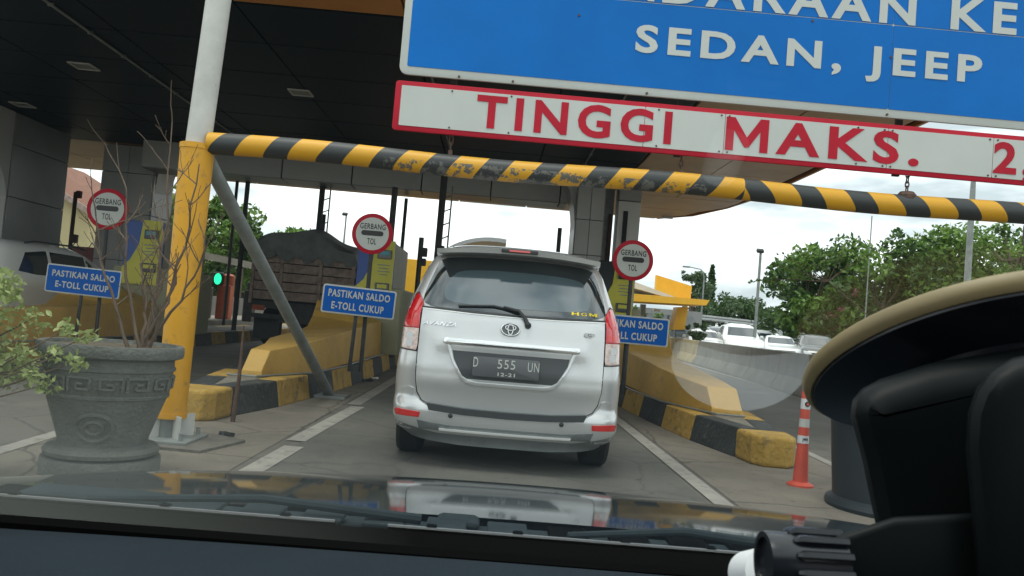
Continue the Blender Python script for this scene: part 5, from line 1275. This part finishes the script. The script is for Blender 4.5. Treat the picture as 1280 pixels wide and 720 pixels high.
for k in range(160): a = k*.62; pts.append((-22.5+k*.06, 30+.12*math.cos(a), 2.5+.16*math.sin(a)))
mb.tube(pts, .02, 4, cap=False); mb.build('wire_coil', M['darkpole'], t)
M['reddark'] = mat('dark_red_paint', (0.16, 0.03, 0.03), 0.6, var=0.2)
t = thing('red_gate_panel', 'dark red metal gate right of the white SUV', 'gate', (-11.5, 24, 0))
q = at(135, 325, 24)
for k in range(5):
    c = (q.x-.9+k*.4, 24, 1.1); mb = MB(); mb.box(c, (.38, .06, 2.2), bev=.008); mb.build('gate_board', M['reddark'], t, loc=c)
# tiled roof seen under the arch
q = at(185, 238, 48)
t = thing('distant_house', 'small tiled roof seen under the arch right of the second column', 'house', (q.x, 48, 0))
mb = MB(); mb.box((q.x, 51, 3.0), (4.2, 5, 6.0)); mb.build('wall', M['cream'], t)
mb = MB(); mb.box((q.x, 48.8, 6.4), (5.0, 3.2, .15), rot=Matrix.Rotation(R(28), 3, 'X')); mb.build('roof', M['tile'], t)
# slim lattice mast left of the pole
q = at(205, 192, 90)
t = thing('lattice_mast', 'distant lattice mast above the trees at left', 'mast', (q.x, 90, 0))
mb = MB()
for sx in (-.5, .5): mb.tube([(q.x+sx*2, 90, 0), (q.x+sx*.5, 90, q.z)], .07, 4)
for k in range(14):
    f0, f1 = k/14, (k+1)/14; mb.tube([(q.x-(1-.75*f0), 90, q.z*f0), (q.x+(1-.75*f1), 90, q.z*f1)], .05, 4); mb.tube([(q.x+(1-.75*f0), 90, q.z*f0), (q.x-(1-.75*f1), 90, q.z*f1)], .05, 4)
mb.build('lattice', M['postgrey'], t)

# ================================================================== YELLOW BUILDINGS (centre and right)
q0 = at(498, 345, 34); q1 = at(556, 345, 34)
t = thing('yellow_building', 'plain yellow wall building left of the silver car roof', 'building', ((q0.x+q1.x)/2, 36, 0))
zt_ = at(530, 325, 34).z
mb = MB(); mb.box(((q0.x+q1.x)/2+1, 36, zt_/2), (q1.x-q0.x+2.6, 4, zt_), bev=.03); mb.build('wall', M['yellowwall'], t)
q = at(540, 360, 22)
mb = MB(); mb.box((q.x, 30, 1.2), (1.4, .3, 2.4)); mb.build('gate_panel', M['cabinet'], t)
q = at(575, 310, 30)
t = thing('white_canopy', 'pale curved roof canopy peeping over the left of the silver car', 'canopy', (q.x, 30, 0))
mb = MB(); n = 14; pl = [(-1.0+2.1*k/n, .0+.55*math.sin(PI*(k/n)**.8*.6)) for k in range(n+1)]; pl += [(x, y-.14) for x, y in pl[::-1]]
mb.prism(pl, 5, XZ(q.x+.6, 33, q.z-.25)); mb.build('curved_roof', M['farwhite'], t)
for sx in (-.1, 1.3): mb = MB(); mb.tube([(q.x+sx, 31, 0), (q.x+sx, 31, q.z-.2)], .09, 8); mb.build('post', M['postgrey'], t)
# far tree line by the yellow wall
tree('low_tree', 'low dark treetop above the yellow wall building', gpos(545, 50), 4.0, 2.2, M['leaf_f'], 41, clumps=16, nper=90, leaf=.2, crown0=.5)

t = thing('yellow_station', 'yellow service station with slanted parapet and open forecourt', 'building', (7.5, 38, 0))
Y = 38.0
A = at(742, 338, Y); 
def P(px, py): q = at(px, py, Y); return (q.x, q.z)
def pr(pts, th, y, m, nm, bev=0):
    mb = MB(); mb.prism([P(*p) for p in pts][::-1], th, XZ(0, y, 0), bev=bev); return mb.build(nm, M[m], t)
pr([(819, 344), (863, 358), (861, 376), (817, 374)], .3, Y, 'yellowwall', 'parapet')
pr([(740, 358), (760, 368), (820, 373), (866, 377), (862, 383), (740, 376)], 3.0, Y, 'yellowwall', 'canopy_edge')
pr([(700, 320), (765, 343), (842, 372), (838, 374), (760, 352), (700, 330)], 2.5, Y+2, 'farwhite', 'sloping_roof')
pr([(762, 352), (832, 373), (762, 368)], .2, Y+1.2, 'clad', 'soffit')
pr([(844, 384), (857, 384), (853, 412), (838, 412)], .9, Y+.4, 'yellowwall', 'slanted_pillar')
mb = MB(); mb.box((7.0, Y+6, 1.25), (9.0, .2, 2.3)); mb.build('shop_wall', M['clad'], t)
for k in range(8):
    c = (3.2+k*1.05, Y+5.85, 1.45); mb = MB(); mb.box(c, (.95, .08, 1.3), bev=.01); mb.build('shop_window', M['glass_d'], t, loc=c)
for k, px in enumerate((782, 800, 826)):
    q = at(px, 385, Y); mb = MB(); mb.box((q.x, Y+1, q.z-.1), (.3, .3, .12)); mb.build('canopy_lamp', M['white'], t)
for px in (752, 808): q = at(px, 390, Y); mb = MB(); mb.box((q.x, Y+1, 1.2), (.25, .25, 2.4)); mb.build('forecourt_post', M['postgrey'], t)
tree('forecourt_tree', 'green shrubs seen through the open yellow station forecourt', gpos(808, 41), 2.4, 1.3, M['leaf'], 44, cat='shrub', clumps=16, nper=90, leaf=.1, crown0=.1)

# ================================================================== OUR OWN CAR: bonnet, cowl, wipers, glass, dashboard
t = thing('own_car', 'dark car we sit in: glossy bonnet, wipers and dashboard along the bottom', 'car', (0, 1.0, .85))
def hz(x, y): return .85 - .117*(y-1.1) - .065*(y-1.1)**2 - .05*(x-.1)**2 - .03*max(0, abs(x-.1)-.62)**2*3
bm = bmesh.new(); rows = []
for j in range(41):
    y = .95 + 1.15*j/40; rows.append([bm.verts.new((-.86 + 1.92*i/60, y, hz(-.86+1.92*i/60, y))) for i in range(61)])
for a, b in zip(rows, rows[1:]):
    for i in range(60): bm.faces.new((a[i], a[i+1], b[i+1], b[i]))
rows2 = [bm.verts.new((v.co.x*.98, 2.13, v.co.z-.1)) for v in rows[-1]]; rows3 = [bm.verts.new((v.co.x*.98, 2.14, .35)) for v in rows2]
for a, b in ((rows[-1], rows2), (rows2, rows3)):
    for i in range(60): bm.faces.new((a[i], a[i+1], b[i+1], b[i]))
mbh = MB(); mbh.bm.free(); mbh.bm = bm; mbh.build('bonnet', M['hood'], t, smooth=60)
for sg in (-1, 1):
    mb = MB(); x = .1+sg*.96
    pl = [(.3, .25), (.3, hz(x, .95)-.005), (.95, hz(x, .95)-.005), (1.5, hz(x, 1.5)-.01), (2.1, hz(x, 2.1)-.03), (2.14, .3)]
    mb.prism(pl, .08, Matrix(((0, 0, 1, x - (.0 if sg > 0 else .08)), (1, 0, 0, 0), (0, 1, 0, 0), (0, 0, 0, 1)))); mb.build('wing', M['hood'], t)
# cowl with grille slots
mb = MB(); mb.box((.1, .885, .845), (1.9, .14, .03), rot=Matrix.Rotation(R(-3), 3, 'X'), bev=.008); cw = mb.build('cowl', M['cowl'], t)
for k in range(26):
    c = (-.78+k*.068, .9, .866); mb = MB(); mb.box(c, (.045, .05, .006), bev=.002); mb.build('grille_slot', M['seal'] if k % 13 < 6 else M['cowl'], cw, loc=c)
for c, d in (((-.42, .90, .868), (.15, .05, .012)), ((-.02, .93, .864), (.05, .04, .012)), ((.48, .9, .864), (.2, .05, .01))):
    mb = MB(); mb.box(c, d, bev=.007); mb.build('washer_cover', M['cowl'], cw)
# wipers
def frontwiper(x0, x1, pivot):
    yy = .842; zz = .874
    mb = MB(); mb.tube([(x0, yy, zz-.002), (x1, yy, zz-.002)], .0035, 8); b_ = mb.build('wiper', M['seal'], t)
    mb = MB(); mb.box(((x0+x1)/2, yy-.003, zz+.004), (x1-x0, .003, .0022)); mb.build('blade_spring', M['trimlight'], b_)
    for f_ in (.12, .36, .66, .9):
        mb = MB(); mb.box((x0+(x1-x0)*f_, yy, zz+.005), (.011, .008, .005), bev=.002); mb.build('blade_clip', M['seal'], b_)
    mb = MB(); mb.tube([(pivot, .895, .872), ((pivot+x0+(x1-x0)*.5)/2, .885, .884), (x0+(x1-x0)*.5, yy+.005, zz+.006)], [.006, .0045, .0035], 8); mb.build('wiper_arm', M['cowl'], b_)
frontwiper(-.66, -.145, -.06); frontwiper(-.09, .285, .36)
# black shelf under the glass, dashboard
mb = MB(); mb.box((.1, .797, .8655), (1.9, .078, .018)); mb.build('glass_seal', M['seal'], t)
bm = bmesh.new(); rows = []
prof = [(.775, .853), (.77, .866), (.755, .874), (.70, .8795), (.60, .884), (.45, .888), (.30, .885), (.22, .872), (.17, .84), (.15, .78), (.15, .6)]
for y, z in prof: rows.append([bm.verts.new((-.85+1.9*i/40, y, z-.012*((-.85+1.9*i/40-.1)/.9)**2)) for i in range(41)])
for a, b in zip(rows, rows[1:]):
    for i in range(40): bm.faces.new((a[i], a[i+1], b[i+1], b[i]))
mbd = MB(); mbd.bm.free(); mbd.bm = bm; mbd.build('dashboard', M['dash'], t, smooth=60)
# cabin shell behind and above the camera
mb = MB(); mb.box((.1, -1.5, 1.47), (1.5, 2.3, .05), bev=.015); mb.build('roof_lining', M['cowl'], t)
mb = MB(); mb.box((.1, -2.6, .95), (1.6, .08, 1.05)); mb.build('rear_wall', M['cowl'], t)
for sg in (-1, 1):
    mb = MB(); mb.box((.1+sg*.85, -.9, .68), (.06, 3.3, .62), bev=.01); mb.build('door', M['hood'], t)
    mb = MB(); mb.tube([(.1+sg*1.0, .78, .9), (.1+sg*.86, .2, 1.2), (.1+sg*.74, -.36, 1.46)], .035, 8); mb.build('windscreen_pillar', M['hood'], t)
    mb = MB(); mb.tube([(.1+sg*.84, -1.2, .98), (.1+sg*.76, -1.3, 1.46)], .05, 8); mb.build('door_pillar', M['hood'], t)
    mb = MB(); mb.box((.1+sg*.38, -.75, .62), (.48, .5, .16), bev=.05); mb.box((.1+sg*.38, -1.05, .98), (.48, .16, .66), bev=.06); mb.build('seat', M['plastic'], t)
mb = MB(); mb.box((.1, -.9, .42), (1.6, 3.3, .05)); mb.build('floor_pan', M['plastic'], t)
# windscreen: clear pane, faint dust, plus dashboard reflection haze painted in at lower left
def glassmat():
    m = bpy.data.materials.new('dust_and_haze_windscreen'); m.use_nodes = True; tt = m.node_tree; n = tt.nodes; l = tt.links; n.clear()
    o = n.new('ShaderNodeOutputMaterial'); tr = n.new('ShaderNodeBsdfTransparent'); tr.inputs[0].default_value = (.90, .955, .935, 1)
    gl = n.new('ShaderNodeBsdfGlossy'); gl.inputs['Roughness'].default_value = .02; df = n.new('ShaderNodeBsdfDiffuse'); df.inputs[0].default_value = (.5, .56, .5, 1)
    tl = n.new('ShaderNodeBsdfTranslucent'); tl.inputs[0].default_value = (.5, .56, .5, 1); ad = n.new('ShaderNodeMixShader'); ad.inputs[0].default_value = .5
    l.new(df.outputs[0], ad.inputs[1]); l.new(tl.outputs[0], ad.inputs[2])
    fr = n.new('ShaderNodeFresnel'); fr.inputs[0].default_value = 1.45
    m1 = n.new('ShaderNodeMixShader'); l.new(fr.outputs[0], m1.inputs[0]); l.new(tr.outputs[0], m1.inputs[1]); l.new(gl.outputs[0], m1.inputs[2])
    tcn = n.new('ShaderNodeTexCoord'); nzz = n.new('ShaderNodeTexNoise'); nzz.inputs['Scale'].default_value = 3.0; nzz.inputs['Detail'].default_value = 5
    l.new(tcn.outputs['Object'], nzz.inputs['Vector'])
    sp = n.new('ShaderNodeSeparateXYZ'); l.new(tcn.outputs['Object'], sp.inputs[0])
    mr = n.new('ShaderNodeMapRange'); mr.inputs['From Min'].default_value = -.05; mr.inputs['From Max'].default_value = -.42; mr.inputs['To Min'].default_value = 0; mr.inputs['To Max'].default_value = .15; l.new(sp.outputs[0], mr.inputs[0])
    mz = n.new('ShaderNodeMapRange'); mz.inputs['From Min'].default_value = .28; mz.inputs['From Max'].default_value = .12; mz.inputs['To Min'].default_value = 0; mz.inputs['To Max'].default_value = 1; l.new(sp.outputs[2], mz.inputs[0])
    k1 = n.new('ShaderNodeMath'); k1.operation = 'MULTIPLY'; l.new(mr.outputs[0], k1.inputs[0]); l.new(mz.outputs[0], k1.inputs[1])
    k2 = n.new('ShaderNodeMath'); k2.operation = 'MULTIPLY_ADD'; l.new(nzz.outputs['Fac'], k2.inputs[0]); k2.inputs[1].default_value = .004; k2.inputs[2].default_value = 0
    k3 = n.new('ShaderNodeMath'); k3.operation = 'ADD'; l.new(k1.outputs[0], k3.inputs[0]); l.new(k2.outputs[0], k3.inputs[1])
    m2 = n.new('ShaderNodeMixShader'); l.new(k3.outputs[0], m2.inputs[0]); l.new(m1.outputs[0], m2.inputs[1]); l.new(ad.outputs[0], m2.inputs[2]); l.new(m2.outputs[0], o.inputs[0])
    return m
M['windscreen'] = glassmat()
GN = Vector((0, -.45, -.893)).normalized()     # inward normal of the glass
def gz(y): return .866 + .504*(.80-y)
bm = bmesh.new()
vs = [bm.verts.new(p) for p in ((-.95, .80, gz(.80)), (1.15, .80, gz(.80)), (1.0, -.35, gz(-.35)), (-.8, -.35, gz(-.35)))]; bm.faces.new(vs)
mbg = MB(); mbg.bm.free(); mbg.bm = bm; ws = mbg.build('windscreen', M['windscreen'], t, smooth=0)
# round cleaned / residue patch left by a sticker on the glass
def film():
    m = bpy.data.materials.new('sticker_residue'); m.use_nodes = True; tt = m.node_tree; n = tt.nodes; l = tt.links; n.clear()
    o = n.new('ShaderNodeOutputMaterial'); tr = n.new('ShaderNodeBsdfTransparent'); df = n.new('ShaderNodeBsdfTranslucent'); df.inputs[0].default_value = (.75, .82, .85, 1)
    m1 = n.new('ShaderNodeMixShader'); q_ = n.new('ShaderNodeTexNoise'); q_.inputs['Scale'].default_value = 9; q_.inputs['Detail'].default_value = 5; tq = n.new('ShaderNodeTexCoord'); l.new(tq.outputs['Object'], q_.inputs['Vector']); mq = n.new('ShaderNodeMath'); mq.operation = 'MULTIPLY'; mq.inputs[1].default_value = .16; l.new(q_.outputs['Fac'], mq.inputs[0]); l.new(mq.outputs[0], m1.inputs[0]); l.new(tr.outputs[0], m1.inputs[1]); l.new(df.outputs[0], m1.inputs[2]); l.new(m1.outputs[0], o.inputs[0]); return m
M['film'] = film()
def on_glass(px, py, off=.002):
    d = ray(px, py); A0 = Vector((0, .80, gz(.80))); nn = Vector((0, .504, 1)).normalized(); s = (A0-CAM).dot(nn)/d.dot(nn); return CAM + d*s - nn*off
cpts = []
for k in range(36):
    a = 2*PI*k/36; qx = 925+86*math.cos(a); qy = 445+64*math.sin(a); cpts.append(on_glass(qx, max(qy, 424+.1*(qx-838) + 6*math.cos((qx-925)/30))))
bm = bmesh.new(); bm.faces.new([bm.verts.new(p) for p in cpts]); mbf = MB(); mbf.bm.free(); mbf.bm = bm; mbf.build('residue_patch', M['film'], ws, smooth=0)

# ================================================================== PHONE MOUNT
ax = Vector((.9924, -.0254, .1207)).normalized(); vv = Vector((-.0807, -.874, .4792)).normalized(); nn = ax.cross(vv).normalized()
if nn.z < 0: nn = -nn
cc = Vector((.1971, .3260, 1.1048)) - nn*.003; ay = nn.cross(ax); rad = .0677
t = thing('suction_mount', 'big black suction cup mount with tan rim at the right', 'phone mount', tuple(cc))
R3 = Matrix((ax, ay, nn)).transposed()
def lat(prof, m, nm, par=None, n=96): mb = MB(); mb.lathe(prof, cc, n, R3); return mb.build(nm, M[m], par or t, smooth=40)
lat([(rad*.86, -.001), (rad*.985, -.0005), (rad, -.002), (rad*.995, -.0055), (rad*.965, -.0075), (rad*.9, -.007)], 'cuprim', 'cup_rim')
lat([(rad*.955, -.006), (rad*.95, -.0085), (rad*.80, -.0115), (rad*.62, -.016), (rad*.60, -.019), (.01, -.019)], 'mount_s', 'cup_disc')
lat([(rad*.60, -.018), (rad*.57, -.024), (rad*.50, -.040), (.01, -.040)], 'mount', 'cup_neck')
# body: blocky housing hanging from the disc towards the camera
e = lambda px, py, Y: at(px, py, Y)
mb = MB(); Yb = cc.y
def blk(pts, y0, y1, m, nm, bev=.006):
    mb = MB(); f_ = [at(px, py, y0) for px, py in pts]; b_ = [at(px, py, y1) for px, py in pts]
    va = [mb.bm.verts.new(p) for p in f_]; vb = [mb.bm.verts.new(p) for p in b_]; n = len(va)
    for k in range(n): mb.bm.faces.new((va[k], va[(k+1) % n], vb[(k+1) % n], vb[k]))
    mb.bm.faces.new(va[::-1]); mb.bm.faces.new(vb)
    bmesh.ops.recalc_face_normals(mb.bm, faces=mb.bm.faces); mb.bevel_all(bev, 40, 3); return mb.build(nm, M[m], t, smooth=40)
blk([(1063, 520), (1066, 500), (1078, 486), (1100, 474), (1160, 455), (1300, 430), (1500, 415), (1500, 800), (1120, 800), (1108, 720), (1096, 662), (1088, 625), (1079, 580), (1070, 545)], .268, .292, 'mount', 'mount_housing', .012)
blk([(1214, 640), (1207, 560), (1210, 515), (1221, 484), (1240, 462), (1265, 448), (1300, 440), (1500, 430), (1500, 800), (1226, 800)], .236, .26, 'mount', 'clamp_lever', .008)
blk([(1038, 672), (1118, 646), (1240, 640), (1240, 800), (1060, 800), (1030, 720)], .245, .272, 'mount', 'mount_arm', .003)
# ribbed knob with its axis pointing left
ka = at(960, 703, .25); kb = at(1050, 708, .25); d = (kb-ka).normalized(); Mk = Vector((0, 0, 1)).rotation_difference(d).to_matrix()
r_ = .0095; Lk = (kb-ka).length
mb = MB(); mb.lathe([(r_*.78, .0), (r_*.8, -.0015), (r_*.98, -.0015), (r_, 0), (r_, .006), (r_*.96, Lk*.5), (r_*.96, Lk)], ka, 32, Mk); kn = mb.build('knob', M['mount_s'], t)
for k in range(12):
    a = 2*PI*k/12; o_ = Mk @ Vector((r_*math.cos(a), r_*math.sin(a), 0)); mb = MB(); mb.tube([ka+d*.006+o_, ka+d*.008+o_*1.06, kb+o_*1.04], [.0009, .0016, .0016], 6); mb.build('knob_rib', M['mount_s'], kn)
wb = at(938, 718, .30); mb = MB(); mb.lathe([(.001, -.004), (.0075, -.003), (.0085, 0), (.0085, .02), (.001, .022)], wb, 32, Matrix.Rotation(R(70), 3, 'X')); mb.build('white_cap', M['whiteplastic'], t)
